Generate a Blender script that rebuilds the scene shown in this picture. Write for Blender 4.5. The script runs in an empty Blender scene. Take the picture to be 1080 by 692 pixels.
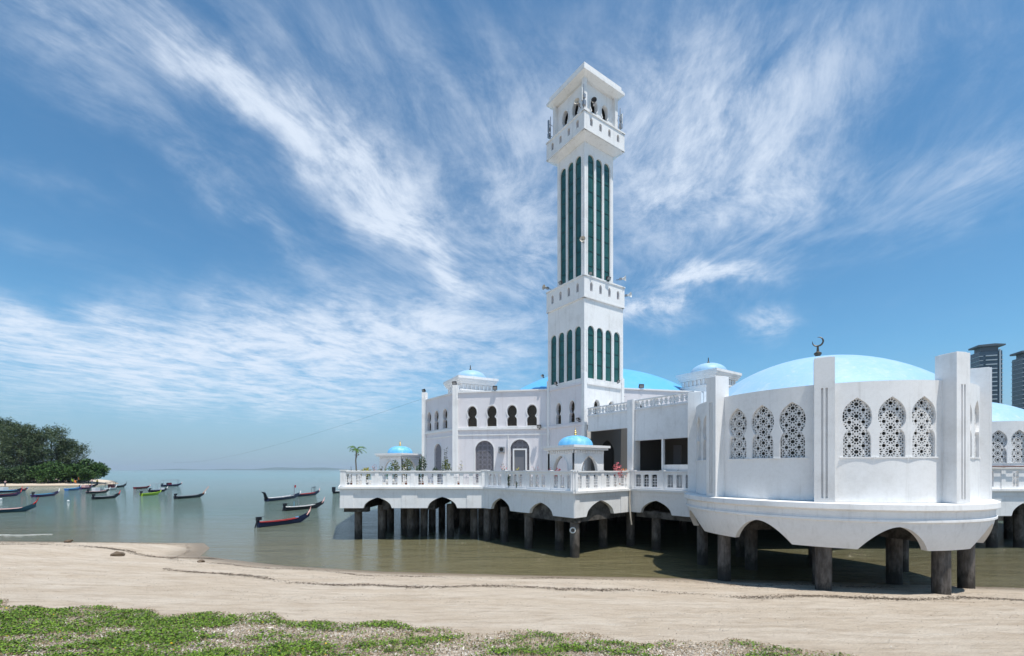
import bpy, bmesh, math, random
import numpy as np
from mathutils import Vector, Matrix
from mathutils.geometry import tessellate_polygon
PI = math.pi
R = math.radians
random.seed(7)
rng = np.random.default_rng(11)
SC = bpy.context.scene
COL = SC.collection

# ------------------------------------------------------------------ camera
EYE = 4.5
FPX, CX, CY = 480.0, 540.0, 495.5            # focal length and principal column, horizon row of the photograph
cam = bpy.data.cameras.new("camera")
cam.sensor_width = 36.0
cam.lens = 16.0
cam.shift_y = (CY - 346.0) / 1080.0
cam.clip_start = 0.1
cam.clip_end = 30000.0
camo = bpy.data.objects.new("camera", cam)
COL.objects.link(camo)
camo.location = (0, 0, EYE)
camo.rotation_euler = (R(90), 0, 0)
SC.camera = camo

# ------------------------------------------------------------------ sun, sky, exposure
SUN_EL, SUN_AZ = R(73.0), R(140.0)            # azimuth clockwise from +Y (the viewing direction)
sd = Vector((math.sin(SUN_AZ) * math.cos(SUN_EL), math.cos(SUN_AZ) * math.cos(SUN_EL), math.sin(SUN_EL)))
sun = bpy.data.lights.new("sun", 'SUN')
sun.energy = 4.8
sun.angle = R(0.5)
sun.color = (1.0, 0.95, 0.87)
suno = bpy.data.objects.new("sun", sun)
COL.objects.link(suno)
suno.rotation_euler = sd.to_track_quat('Z', 'Y').to_euler()
SC.view_settings.view_transform = 'Standard'
SC.view_settings.look = 'None'
SC.view_settings.exposure = 0.20
SC.view_settings.gamma = 1.0
SC.view_settings.use_curve_mapping = False
SC.cycles.max_bounces = 6
SC.cycles.diffuse_bounces = 3
SC.cycles.glossy_bounces = 3


class S:
    """a socket or number with arithmetic that adds Math nodes"""
    nt = None

    def __init__(s, v):
        s.v = v

    @staticmethod
    def m(op, *a, clamp=False):
        n = S.nt.nodes.new("ShaderNodeMath")
        n.operation = op
        n.use_clamp = clamp
        for i, x in enumerate(a):
            x = x.v if isinstance(x, S) else x
            if isinstance(x, (int, float)):
                n.inputs[i].default_value = x
            else:
                S.nt.links.new(x, n.inputs[i])
        return S(n.outputs[0])

    def __add__(a, b): return S.m('ADD', a, b)
    def __radd__(a, b): return S.m('ADD', b, a)
    def __sub__(a, b): return S.m('SUBTRACT', a, b)
    def __rsub__(a, b): return S.m('SUBTRACT', b, a)
    def __mul__(a, b): return S.m('MULTIPLY', a, b)
    def __rmul__(a, b): return S.m('MULTIPLY', b, a)
    def __truediv__(a, b): return S.m('DIVIDE', a, b)
    def max(a, b): return S.m('MAXIMUM', a, b)
    def min(a, b): return S.m('MINIMUM', a, b)
    def clamp(a): return S.m('ADD', a, 0.0, clamp=True)
    def exp(a): return S.m('EXPONENT', a)
    def pow(a, b): return S.m('POWER', a, b)

    def ramp(a, lo, hi, lo2=0.0, hi2=1.0):
        n = S.nt.nodes.new("ShaderNodeMapRange")
        n.interpolation_type = 'SMOOTHSTEP'
        S.nt.links.new(a.v, n.inputs[0])
        for i, x in enumerate((lo, hi, lo2, hi2)):
            n.inputs[i + 1].default_value = x
        return S(n.outputs[0])


def combine(x, y, z=0.0):
    n = S.nt.nodes.new("ShaderNodeCombineXYZ")
    for i, q in enumerate((x, y, z)):
        if isinstance(q, S):
            S.nt.links.new(q.v, n.inputs[i])
        else:
            n.inputs[i].default_value = q
    return n.outputs[0]


def noise(vec, scale, detail=4, rough=0.55, dist=0.0):
    n = S.nt.nodes.new("ShaderNodeTexNoise")
    if vec is not None:
        S.nt.links.new(vec, n.inputs['Vector'])
    n.inputs['Scale'].default_value = scale
    n.inputs['Detail'].default_value = detail
    n.inputs['Roughness'].default_value = rough
    n.inputs['Distortion'].default_value = dist
    return S(n.outputs[0])


world = bpy.data.worlds.new("World")
SC.world = world
world.use_nodes = True
nt = world.node_tree
S.nt = nt
for n in list(nt.nodes):
    nt.nodes.remove(n)
out = nt.nodes.new("ShaderNodeOutputWorld")
bg = nt.nodes.new("ShaderNodeBackground")
nt.links.new(bg.outputs[0], out.inputs[0])
sky = nt.nodes.new("ShaderNodeTexSky")
sky.sky_type = 'NISHITA'
sky.sun_disc = False
sky.sun_elevation = SUN_EL
sky.sun_rotation = SUN_AZ
sky.air_density = 1.0
sky.dust_density = 0.6
sky.ozone_density = 2.0
tc = nt.nodes.new("ShaderNodeTexCoord")
sp = nt.nodes.new("ShaderNodeSeparateXYZ")
nt.links.new(tc.outputs['Generated'], sp.inputs[0])
dx, dy, dz = (S(sp.outputs[i]) for i in range(3))
ay = S.m('ABSOLUTE', dy).max(0.06)
zz = dz.max(0.012)
# tangent-plane directions of the sky towards +Y, in units of the photograph's pixels
qx = dx / ay * 480.0 + 540.0
qy = 495.5 - dz / ay * 480.0
# the cirrus sheet overhead: position where the view direction meets it
cu, cv = dx / zz, dy / zz
wx = noise(combine(cu, cv, 3.1), 0.9, 2, 0.4) - 0.5
wy = noise(combine(cu, cv, 9.7), 0.9, 2, 0.4) - 0.5
along = cu * 0.30 + cv * 0.954
cross = cu * 0.954 - cv * 0.30
fib = noise(combine(cross + wx * 0.6, along * 0.55 + wy * 0.4), 4.0, 12, 0.70, 0.15)
fib2 = noise(combine(cross * 1.0 + wx * 0.6 + 7.0, along * 0.5 + wy * 0.4), 1.5, 7, 0.6, 0.0)
puff = noise(combine(cu + wx * 0.5, cv * 0.8, 5.0), 3.0, 12, 0.68, 0.2)
bx_ = qx + (noise(combine(qx * 0.01, qy * 0.01, 1.0), 1.0, 4) - 0.5) * 110.0
by_ = qy + (noise(combine(qx * 0.01, qy * 0.01, 6.0), 1.0, 4) - 0.5) * 80.0


def blob(cx, cy, rx, ry, ang, amp, soft=1.0):
    c, s = math.cos(R(ang)), math.sin(R(ang))
    a = ((bx_ - cx) * c + (by_ - cy) * s) / rx
    b = ((by_ - cy) * c - (bx_ - cx) * s) / ry
    return ((a * a + b * b) * -1.0 * soft).exp() * amp


streak = (blob(215, 60, 110, 30, 38, 0.75) + blob(330, 140, 115, 46, 40, 0.95) + blob(415, 220, 70, 42, 50, 0.85)
          + blob(462, 275, 52, 15, 52, 0.75))
haze_l = (blob(60, 20, 150, 60, 30, 0.55) + blob(420, 60, 260, 110, 20, 0.50) + blob(500, 150, 60, 90, 10, 0.30) + blob(550, 250, 60, 90, 0, 0.42)
          + blob(60, 190, 120, 22, 24, 0.30) + blob(230, 190, 150, 30, 36, 0.26) + blob(300, 260, 120, 12, 36, 0.22))
bank = (blob(40, 345, 200, 34, 4, 1.0) + blob(330, 345, 170, 46, 3, 0.95) + blob(480, 350, 120, 44, 0, 0.6)
        + blob(160, 395, 300, 42, 2, 0.9) + blob(260, 425, 260, 22, 0, 0.35) + blob(30, 255, 90, 12, 12, 0.25))
fan = (blob(880, 100, 300, 120, -32, 0.43) + blob(720, 60, 140, 110, -40, 0.36) + blob(760, 180, 120, 60, -30, 0.3) + blob(840, 215, 110, 40, -30, 0.3)
       + blob(1040, 170, 120, 34, -22, 0.36) + blob(1030, 225, 90, 20, -20, 0.26))
bits = (blob(745, 292, 55, 9, -4, 1.1) + blob(690, 322, 60, 16, -6, 1.0) + blob(812, 338, 20, 20, 60, 0.9)
        + blob(705, 345, 60, 10, -4, 0.35) + blob(920, 250, 60, 5, -10, 0.12))
fil = noise(combine(cross * 1.0 + wx * 0.7 + 3.0, along * 0.36 + wy * 0.5), 9.0, 10, 0.68, 0.3)
f1 = (fib.ramp(0.30, 0.72) * 0.72 + fil.ramp(0.32, 0.68) * 0.42).clamp()
f2 = fib2.ramp(0.26, 0.74)
p1 = puff.ramp(0.26, 0.72)
dens = (streak * (f1 * 0.75 + f2 * 0.25 + 0.28)
        + haze_l * (f1 * 0.9 + f2 * 0.5)
        + bank * (p1 * 0.75 + f1 * 0.2 + 0.22)
        + fan * (f1 * 1.1 + f2 * 0.6)
        + bits * (f1 * 0.8 + p1 * 0.5)
        + f1 * f2 * 0.16)
dens = (dens * 0.96).ramp(0.0, 1.40) * dz.ramp(0.0, 0.12, 0.25, 1.0)
hz = dz.ramp(0.0, 0.22, 1.0, 0.0)
mixh = nt.nodes.new("ShaderNodeMix")
mixh.data_type = 'RGBA'
nt.links.new((hz * 0.72).v, mixh.inputs[0])
nt.links.new(sky.outputs[0], mixh.inputs[6])
mixh.inputs[7].default_value = (4.0, 3.05, 3.9, 1)
tint = nt.nodes.new("ShaderNodeMix")
tint.data_type = 'RGBA'
tint.blend_type = 'MULTIPLY'
tint.inputs[0].default_value = 1.0
nt.links.new(mixh.outputs[2], tint.inputs[6])
tint.inputs[7].default_value = (0.78, 1.30, 1.46, 1)
mixc = nt.nodes.new("ShaderNodeMix")
mixc.data_type = 'RGBA'
nt.links.new((dens * 0.9).v, mixc.inputs[0])
nt.links.new(tint.outputs[2], mixc.inputs[6])
mixc.inputs[7].default_value = (8.0, 8.9, 10.2, 1)
nt.links.new(mixc.outputs[2], bg.inputs[0])
bg.inputs[1].default_value = 0.088

# ------------------------------------------------------------------ materials
MATS = {}


def mat(name, base, rough=0.6, spec=0.5, metal=0.0):
    m = bpy.data.materials.new(name)
    m.use_nodes = True
    b = m.node_tree.nodes['Principled BSDF']
    b.inputs['Base Color'].default_value = (*base, 1)
    b.inputs['Roughness'].default_value = rough
    b.inputs['Specular IOR Level'].default_value = spec
    b.inputs['Metallic'].default_value = metal
    MATS[name] = m
    return m


def mixcol(f, a, b):
    n = S.nt.nodes.new("ShaderNodeMix")
    n.data_type = 'RGBA'
    if isinstance(f, S):
        S.nt.links.new(f.v, n.inputs[0])
    else:
        n.inputs[0].default_value = f
    for k, c in ((6, a), (7, b)):
        if isinstance(c, tuple):
            n.inputs[k].default_value = (*c, 1)
        else:
            S.nt.links.new(c, n.inputs[k])
    return n.outputs[2]


def coords(kind='Position'):
    if kind == 'Position':
        g = S.nt.nodes.new("ShaderNodeNewGeometry")
        return g.outputs['Position']
    t = S.nt.nodes.new("ShaderNodeTexCoord")
    return t.outputs[kind]


def xyz(v):
    s = S.nt.nodes.new("ShaderNodeSeparateXYZ")
    S.nt.links.new(v, s.inputs[0])
    return [S(s.outputs[i]) for i in range(3)]


def bump(m, h, strength=0.3, dist=0.02):
    n = S.nt.nodes.new("ShaderNodeBump")
    n.inputs['Strength'].default_value = strength
    n.inputs['Distance'].default_value = dist
    S.nt.links.new(h.v, n.inputs['Height'])
    S.nt.links.new(n.outputs[0], m.node_tree.nodes['Principled BSDF'].inputs['Normal'])
    return n


def paint(name, base, dirt, amount=0.35, rough=0.55, streaks=1.0, bands=None):
    """painted plaster with weather streaks running down and blotches"""
    m = mat(name, base, rough, 0.35)
    S.nt = m.node_tree
    p = coords()
    x, y, z = xyz(p)
    st = noise(combine(x * 5.0, y * 5.0, z * 0.35), 1.0, 5, 0.6).ramp(0.52, 0.78)
    bl = noise(p, 0.9, 6, 0.65).ramp(0.45, 0.75)
    fine = noise(p, 9.0, 4, 0.6).ramp(0.35, 0.8)
    f = (st * 0.5 * streaks + bl * 0.45 + fine * 0.18) * amount
    c = mixcol(f.clamp(), base, dirt)
    S.nt.links.new(c, m.node_tree.nodes['Principled BSDF'].inputs['Base Color'])
    bump(m, noise(p, 30.0, 3), 0.12, 0.01)
    return m


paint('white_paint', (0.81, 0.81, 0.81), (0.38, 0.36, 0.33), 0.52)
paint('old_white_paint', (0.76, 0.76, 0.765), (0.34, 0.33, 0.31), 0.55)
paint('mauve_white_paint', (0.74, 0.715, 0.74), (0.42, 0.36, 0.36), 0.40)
paint('dome_pale_blue', (0.27, 0.46, 0.65), (0.46, 0.55, 0.60), 1.0, 0.5, 1.2)
paint('dome_bright_blue', (0.09, 0.38, 0.70), (0.22, 0.47, 0.68), 0.7, 0.45)
paint('dome_kiosk_blue', (0.11, 0.40, 0.70), (0.36, 0.66, 0.85), 1.0, 0.5, 1.8)
paint('grey_screen', (0.30, 0.29, 0.33), (0.18, 0.17, 0.17), 0.4)
mat('unlit_room_black', (0.028, 0.026, 0.026), 0.8, 0.2)  # near-black colour standing in for the gloom of unlit interiors
mat('dark_pane', (0.035, 0.036, 0.030), 0.35, 0.5)
mat('door_grey', (0.16, 0.165, 0.185), 0.5)
mat('black_metal', (0.018, 0.018, 0.02), 0.5)
mat('grey_metal', (0.33, 0.34, 0.36), 0.45, 0.5, 0.6)
mat('bronze', (0.10, 0.08, 0.06), 0.45, 0.5, 0.5)
mat('gold', (0.62, 0.40, 0.12), 0.4, 0.5, 0.4)
mat('beige_plastic', (0.50, 0.45, 0.38), 0.5)
mat('cream_plastic', (0.70, 0.70, 0.68), 0.5)
mat('wood_brown', (0.12, 0.06, 0.035), 0.6)
mat('interior_shade_grey', (0.10, 0.095, 0.09), 0.7)  # porch inner walls, the porch's shade put into the colour
mat('terracotta', (0.33, 0.13, 0.08), 0.75)
mat('orange_plastic', (0.75, 0.24, 0.02), 0.5)
mat('rail_brown', (0.20, 0.10, 0.08), 0.5)
mat('trunk_palm', (0.22, 0.19, 0.15), 0.8)
mat('black_wire', (0.02, 0.02, 0.022), 0.6)
mat('skin', (0.24, 0.13, 0.08), 0.6)
mat('egret_white', (0.8, 0.8, 0.78), 0.7)

m = mat('green_glass', (0.012, 0.075, 0.062), 0.16, 0.6)
S.nt = m.node_tree
x, y, z = xyz(coords())
cell = noise(combine(x * 2.0, y * 2.0, z * 0.9), 1.2, 2).ramp(0.3, 0.7)
S.nt.links.new(mixcol(cell, (0.014, 0.070, 0.062), (0.028, 0.110, 0.095)), m.node_tree.nodes['Principled BSDF'].inputs['Base Color'])
mat('green_mullion', (0.01, 0.04, 0.035), 0.4)

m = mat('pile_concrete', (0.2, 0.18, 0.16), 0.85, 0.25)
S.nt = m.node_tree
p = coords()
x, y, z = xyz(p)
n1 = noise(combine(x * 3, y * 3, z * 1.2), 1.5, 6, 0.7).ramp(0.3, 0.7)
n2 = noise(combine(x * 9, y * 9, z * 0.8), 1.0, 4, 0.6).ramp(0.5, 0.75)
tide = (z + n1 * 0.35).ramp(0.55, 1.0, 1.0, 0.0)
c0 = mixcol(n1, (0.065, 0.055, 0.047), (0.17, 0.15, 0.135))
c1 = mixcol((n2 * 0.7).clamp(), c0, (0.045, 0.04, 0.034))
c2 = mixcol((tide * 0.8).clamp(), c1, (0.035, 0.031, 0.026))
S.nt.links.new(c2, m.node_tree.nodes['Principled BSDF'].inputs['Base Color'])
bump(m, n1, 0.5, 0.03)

m = mat('beam_concrete', (0.13, 0.12, 0.115), 0.9, 0.2)
S.nt = m.node_tree
p = coords()
n1 = noise(p, 1.7, 7, 0.7).ramp(0.35, 0.65)
S.nt.links.new(mixcol(n1, (0.035, 0.032, 0.03), (0.13, 0.122, 0.112)), m.node_tree.nodes['Principled BSDF'].inputs['Base Color'])

m = mat('deck_tiles', (0.4, 0.38, 0.35), 0.7)

# sand
m = mat('sand', (0.5, 0.42, 0.33), 0.9, 0.15)
S.nt = m.node_tree
p = coords()
x, y, z = xyz(p)
big = noise(combine(x * 0.25, y * 0.9), 1.0, 6, 0.6)
mid = noise(combine(x * 0.8, y * 4.0), 1.0, 6, 0.65)
fine = noise(p, 25.0, 4, 0.7)
grit = noise(p, 90.0, 2, 0.6)
c = mixcol(big.ramp(0.3, 0.7), (0.55, 0.455, 0.355), (0.64, 0.555, 0.46))
c = mixcol(mid.ramp(0.42, 0.72) * 0.75, c, (0.41, 0.325, 0.245))
line = noise(combine(x * 0.18, y * 1.6, 8.0), 1.5, 7, 0.7)
c = mixcol(line.ramp(0.56, 0.70) * 0.45, c, (0.38, 0.29, 0.21))
c = mixcol(line.ramp(0.44, 0.30) * 0.5, c, (0.72, 0.66, 0.58))
c = mixcol(fine.ramp(0.48, 0.75) * 0.55, c, (0.34, 0.27, 0.2))
c = mixcol(grit.ramp(0.58, 0.75) * 0.4, c, (0.78, 0.74, 0.68))
bank_mask = z.ramp(1.12, 1.35)
c = mixcol((bank_mask * noise(p, 2.2, 6, 0.7).ramp(0.4, 0.62) * 0.8).clamp(), c, (0.70, 0.66, 0.61))
c = mixcol((bank_mask * noise(p, 3.1, 7, 0.75).ramp(0.48, 0.66) * 0.7).clamp(), c, (0.24, 0.17, 0.11))
wet = (z + (mid - 0.5) * 0.08).ramp(0.03, 0.26, 1.0, 0.0)
c = mixcol(wet * 0.85, c, (0.20, 0.155, 0.11))
S.nt.links.new(c, m.node_tree.nodes['Principled BSDF'].inputs['Base Color'])
S.nt.links.new((0.92 - wet * 0.45).v, m.node_tree.nodes['Principled BSDF'].inputs['Roughness'])
pit = noise(combine(x * 1.0, y * 1.4, 4.0), 3.2, 5, 0.7)
bump(m, fine * 0.5 + mid * 0.9 + grit * 0.2 + pit * 0.9, 1.0, 0.11)

# sea
m = mat('sea_water', (0.1, 0.1, 0.07), 0.06, 0.5)
S.nt = m.node_tree
b = m.node_tree.nodes['Principled BSDF']
b.inputs['IOR'].default_value = 1.33
p = coords()
x, y, z = xyz(p)
mud = (y + (noise(combine(x * 0.05, y * 0.08), 1.0, 4) - 0.5) * 16.0 + x * 0.10).ramp(20.0, 48.0, 1.0, 0.0)
far = y.ramp(40.0, 400.0)
c = mixcol(far, (0.105, 0.155, 0.130), (0.060, 0.205, 0.195))
c = mixcol(mud, c, (0.135, 0.118, 0.062))
c = mixcol((noise(combine(x * 0.04, y * 0.012), 1.0, 5).ramp(0.45, 0.7) * 0.35).clamp(), c, (0.12, 0.13, 0.10))
S.nt.links.new(c, b.inputs['Base Color'])
w1 = noise(combine(x * 0.55, y * 1.5), 1.0, 5, 0.6, 0.3)
w2 = noise(combine(x * 1.8, y * 5.5), 1.3, 6, 0.65, 0.2)
w3 = noise(combine(x * 0.16, y * 0.42), 1.0, 8, 0.68, 0.4)
w4 = noise(combine(x * 0.035, y * 0.75), 1.0, 5, 0.6, 0.2)
calm = (x * 0.55 + y).ramp(17.0, 40.0, 0.30, 1.0)
bump(m, (w1 * 0.9 + w2 * 0.6 + (w3 * 2.6 + w4 * 1.0) ) * calm * y.ramp(32.0, 120.0, 1.0, 0.30), 1.0, 0.36)
b.inputs['Roughness'].default_value = 0.05

mat('foam', (0.75, 0.76, 0.74), 0.7)
m = mat('far_hill', (0.05, 0.09, 0.08), 0.9)
m = mat('far_land', (0.06, 0.08, 0.04), 0.9)

for nm, a, b_ in (('casuarina_leaf', (0.030, 0.055, 0.020), (0.085, 0.115, 0.050)), ('bright_leaf', (0.030, 0.085, 0.014), (0.085, 0.19, 0.03)),
                  ('olive_leaf', (0.05, 0.075, 0.018), (0.14, 0.16, 0.04)), ('dark_leaf', (0.018, 0.04, 0.012), (0.05, 0.085, 0.03)),
                  ('yellow_leaf', (0.20, 0.20, 0.02), (0.42, 0.36, 0.03)), ('palm_leaf', (0.04, 0.11, 0.02), (0.12, 0.22, 0.04)),
                  ('pink_petal', (0.60, 0.12, 0.18), (0.75, 0.26, 0.24)), ('red_petal', (0.25, 0.015, 0.03), (0.40, 0.03, 0.04)),
                  ('ground_leaf', (0.020, 0.055, 0.006), (0.16, 0.27, 0.02)), ('dry_leaf', (0.10, 0.065, 0.03), (0.27, 0.19, 0.10)),
                  ('litter', (0.30, 0.26, 0.21), (0.66, 0.62, 0.56)), ('tree_leaf', (0.018, 0.050, 0.010), (0.055, 0.115, 0.020)), ('bark', (0.06, 0.05, 0.04), (0.12, 0.10, 0.08)),
                  ('wrack', (0.035, 0.025, 0.018), (0.12, 0.085, 0.055)), ('yellow_flower', (0.55, 0.30, 0.02), (0.7, 0.45, 0.03))):
    m = mat(nm, a, 0.65, 0.3)
    S.nt = m.node_tree
    g = S.nt.nodes.new("ShaderNodeNewGeometry")
    ri = S(g.outputs['Random Per Island'])
    S.nt.links.new(mixcol(ri, a, b_), m.node_tree.nodes['Principled BSDF'].inputs['Base Color'])

for nm, c, r in (('boat_navy', (0.012, 0.022, 0.07), .45), ('boat_teal', (0.012, 0.05, 0.075), .45), ('boat_black', (0.014, 0.016, 0.024), .5),
                 ('boat_lime', (0.34, 0.50, 0.03), .5), ('boat_maroon', (0.16, 0.02, 0.03), .5), ('boat_blue', (0.03, 0.13, 0.36), .5),
                 ('boat_purple', (0.06, 0.02, 0.10), .5), ('boat_white', (0.72, 0.71, 0.72), .5), ('boat_red', (0.50, 0.03, 0.03), .5),
                 ('boat_pink', (0.70, 0.42, 0.40), .5), ('boat_skyblue', (0.12, 0.38, 0.60), .5), ('boat_inside', (0.10, 0.09, 0.085), .8),
                 ('boat_orange', (0.70, 0.22, 0.04), .5), ('boat_grey', (0.25, 0.27, 0.30), .6)):
    mat(nm, c, r, 0.4)
mat('tower_glass', (0.03, 0.045, 0.07), 0.15, 0.7)
mat('tower_slab', (0.46, 0.48, 0.52), 0.6)
mat('tower_dark', (0.09, 0.10, 0.12), 0.5)


# ------------------------------------------------------------------ mesh helpers
Z = Vector((0, 0, 1))


def wx_(px, d):
    return (px - CX) * d / FPX


def wz_(py, d):
    return EYE - (py - CY) * d / FPX


class MB:
    def __init__(s):
        s.v, s.f, s.mi = [], [], []

    def add(s, verts, faces, mi=0):
        o = len(s.v)
        s.v += [tuple(q) for q in verts]
        s.f += [tuple(i + o for i in f) for f in faces]
        s.mi += [mi] * len(faces)

    def box(s, c, h, ax=None, mi=0):
        """centre, half sizes, axes"""
        X, Y, ZZ = ax if ax else (Vector((1, 0, 0)), Vector((0, 1, 0)), Z)
        c = Vector(c)
        vs = [c + X * (h[0] * a) + Y * (h[1] * b_) + ZZ * (h[2] * e) for e in (-1, 1) for a, b_ in ((-1, -1), (1, -1), (1, 1), (-1, 1))]
        s.add(vs, [(3, 2, 1, 0), (4, 5, 6, 7), (0, 1, 5, 4), (1, 2, 6, 5), (2, 3, 7, 6), (3, 0, 4, 7)], mi)

    def fbox(s, fr, u0, u1, v0, v1, w0, w1, mi=0):
        vs = [fr.p(u, v, w) for v in (v0, v1) for u, w in ((u0, w1), (u1, w1), (u1, w0), (u0, w0))]
        s.add(vs, [(3, 2, 1, 0), (4, 5, 6, 7), (0, 1, 5, 4), (1, 2, 6, 5), (2, 3, 7, 6), (3, 0, 4, 7)], mi)

    def prism(s, poly, z0, z1, mi=0):
        n = len(poly)
        vs = [(a, b_, z0) for a, b_ in poly] + [(a, b_, z1) for a, b_ in poly]
        t = tessellate_polygon([[Vector((a, b_, 0)) for a, b_ in poly]])
        fs = [tuple(q + n for q in f) for f in t] + [tuple(reversed(f)) for f in t]
        fs += [(i, (i + 1) % n, (i + 1) % n + n, i + n) for i in range(n)]
        s.add(vs, fs, mi)

    def lathe(s, prof, c=(0, 0, 0), n=32, mi=0, a0=0.0, rot=0.0):
        """profile of (radius, z)"""
        vs, fs = [], []
        for r, zq in prof:
            for k in range(n):
                a = 2 * PI * k / n + rot
                vs.append((c[0] + r * math.cos(a), c[1] + r * math.sin(a), c[2] + zq))
        for i in range(len(prof) - 1):
            for k in range(n):
                k2 = (k + 1) % n
                fs.append((i * n + k, i * n + k2, (i + 1) * n + k2, (i + 1) * n + k))
        s.add(vs, fs, mi)

    def tube(s, pts, rad, n=8, mi=0, cap=True):
        pts = [Vector(q) for q in pts]
        rads = rad if isinstance(rad, (list, tuple)) else [rad] * len(pts)
        vs, fs = [], []
        for i, q in enumerate(pts):
            t = (pts[min(i + 1, len(pts) - 1)] - pts[max(i - 1, 0)]).normalized()
            a = t.orthogonal().normalized() if abs(t.z) > 0.9 else t.cross(Z).normalized()
            b_ = t.cross(a)
            for k in range(n):
                an = 2 * PI * k / n
                vs.append(q + (a * math.cos(an) + b_ * math.sin(an)) * rads[i])
        for i in range(len(pts) - 1):
            for k in range(n):
                k2 = (k + 1) % n
                fs.append((i * n + k, i * n + k2, (i + 1) * n + k2, (i + 1) * n + k))
        if cap:
            fs.append(tuple(range(n)))
            fs.append(tuple(reversed(range((len(pts) - 1) * n, len(pts) * n))))
        s.add(vs, fs, mi)

    def panel(s, fr, outline, holes=(), thick=0.2, w0=0.0, cu=(), cv=(), mi=0):
        """a slab cut to an outline with holes through it, its face at w0, on a flat or curved frame"""
        loops = [list(outline)] + [list(h) for h in holes]
        flat = [q for l in loops for q in l]
        tris = tessellate_polygon([[Vector((a, b_, 0)) for a, b_ in l] for l in loops])
        bm = bmesh.new()
        fv = [bm.verts.new((a, b_, w0)) for a, b_ in flat]
        bv = [bm.verts.new((a, b_, w0 - thick)) for a, b_ in flat]
        for t in tris:
            if len(set(t)) < 3:
                continue
            for vv in (fv, bv):
                try:
                    bm.faces.new([vv[i] for i in t])
                except ValueError:
                    pass
        o = 0
        for l in loops:
            n = len(l)
            for i in range(n):
                j = (i + 1) % n
                bm.faces.new((fv[o + i], fv[o + j], bv[o + j], bv[o + i]))
            o += n
        bmesh.ops.recalc_face_normals(bm, faces=bm.faces[:])
        for c, ax in [(q, (1, 0, 0)) for q in cu] + [(q, (0, 1, 0)) for q in cv]:
            g = bm.verts[:] + bm.edges[:] + bm.faces[:]
            bmesh.ops.bisect_plane(bm, geom=g, plane_co=Vector(ax) * c, plane_no=ax, dist=1e-5)
        bm.verts.index_update()
        vs = [fr.p(q.co.x, q.co.y, q.co.z) for q in bm.verts]
        fs = [tuple(q.index for q in f.verts) for f in bm.faces]
        # panels are built in a (u, z, w) frame; keep winding outward
        s.add(vs, fs, mi)
        bm.free()

    def build(s, name, mats, parent=None, smooth=False, recalc=True, loc=None, inv=None):
        me = bpy.data.meshes.new(name)
        vs = s.v
        if inv is not None:
            vs = [tuple(inv @ Vector(q)) for q in vs]
        me.from_pydata(vs, [], s.f)
        if isinstance(mats, str):
            mats = [mats]
        for q in mats:
            me.materials.append(MATS[q])
        if len(mats) > 1:
            me.polygons.foreach_set('material_index', s.mi)
        if recalc and len(s.f) < 60000:
            bm = bmesh.new()
            bm.from_mesh(me)
            bmesh.ops.recalc_face_normals(bm, faces=bm.faces[:])
            bm.to_mesh(me)
            bm.free()
        if smooth:
            me.polygons.foreach_set('use_smooth', [True] * len(me.polygons))
        o = bpy.data.objects.new(name, me)
        COL.objects.link(o)
        if parent is not None:
            o.parent = parent
        if loc is not None:
            o.location = loc
        return o


def raw_mesh(name, verts, nper, material, smooth=False):
    """numpy vertices, nper per face, no sharing"""
    verts = np.asarray(verts, dtype=np.float32).reshape(-1, 3)
    nf = len(verts) // nper
    me = bpy.data.meshes.new(name)
    me.vertices.add(len(verts))
    me.vertices.foreach_set('co', verts.ravel())
    me.loops.add(nf * nper)
    me.loops.foreach_set('vertex_index', np.arange(nf * nper, dtype=np.int32))
    me.polygons.add(nf)
    me.polygons.foreach_set('loop_start', np.arange(nf, dtype=np.int32) * nper)
    me.polygons.foreach_set('loop_total', np.full(nf, nper, dtype=np.int32))
    me.update(calc_edges=True)
    me.materials.append(MATS[material])
    o = bpy.data.objects.new(name, me)
    COL.objects.link(o)
    return o


class Fr:
    """flat frame: u along the wall, v = height, w = outward"""

    def __init__(s, a, b_, z0=0.0, side=None):
        s.o = Vector((a[0], a[1], z0))
        d = Vector((b_[0] - a[0], b_[1] - a[1], 0))
        s.L = d.length
        s.u = d.normalized()
        s.n = Vector((s.u.y, -s.u.x, 0))      # to the right of a->b; for walls running left to right it faces the camera

    def p(s, u, v, w=0.0):
        return s.o + s.u * u + s.n * w + Z * v


class Cyl:
    """curved frame round the z axis at the origin: u = angle in degrees from -Y turning to +X"""

    def __init__(s, rf):
        s.rf = rf

    def p(s, u, v, w=0.0):
        r = s.rf(v) + w
        a = R(u)
        return Vector((r * math.sin(a), -r * math.cos(a), v))


def empty(name, loc=(0, 0, 0), rz=0.0):
    o = bpy.data.objects.new(name, None)
    COL.objects.link(o)
    o.location = loc
    o.rotation_euler = (0, 0, rz)
    return o


def tag(o, label=None, cat=None, group=None, kind=None):
    if label: o['label'] = label
    if cat: o['category'] = cat
    if group: o['group'] = group
    if kind: o['kind'] = kind
    return o


def copy_tree(o, parent=None):
    c = o.copy()
    COL.objects.link(c)
    c.parent = parent
    for ch in [q for q in bpy.data.objects if q.parent is o]:
        copy_tree(ch, c)
    return c


def arch(cx, z0, w, spring, top, n=9, pointed=0.0):
    """arched opening outline (anticlockwise), round or pointed"""
    pts = [(cx - w / 2, z0), (cx + w / 2, z0)]
    hh = top - spring
    for i in range(n + 1):
        t = i / n
        a = t * PI / 2
        xx = math.cos(a) * w / 2
        yy = math.sin(a) * hh
        if pointed:
            yy = hh * ((1 - pointed) * math.sin(a) + pointed * (1 - (xx / (w / 2))))
        pts.append((cx + xx, spring + yy))
    right = pts[2:]
    pts += [(2 * cx - a, b_) for a, b_ in reversed(right[:-1])]
    return pts


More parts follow.
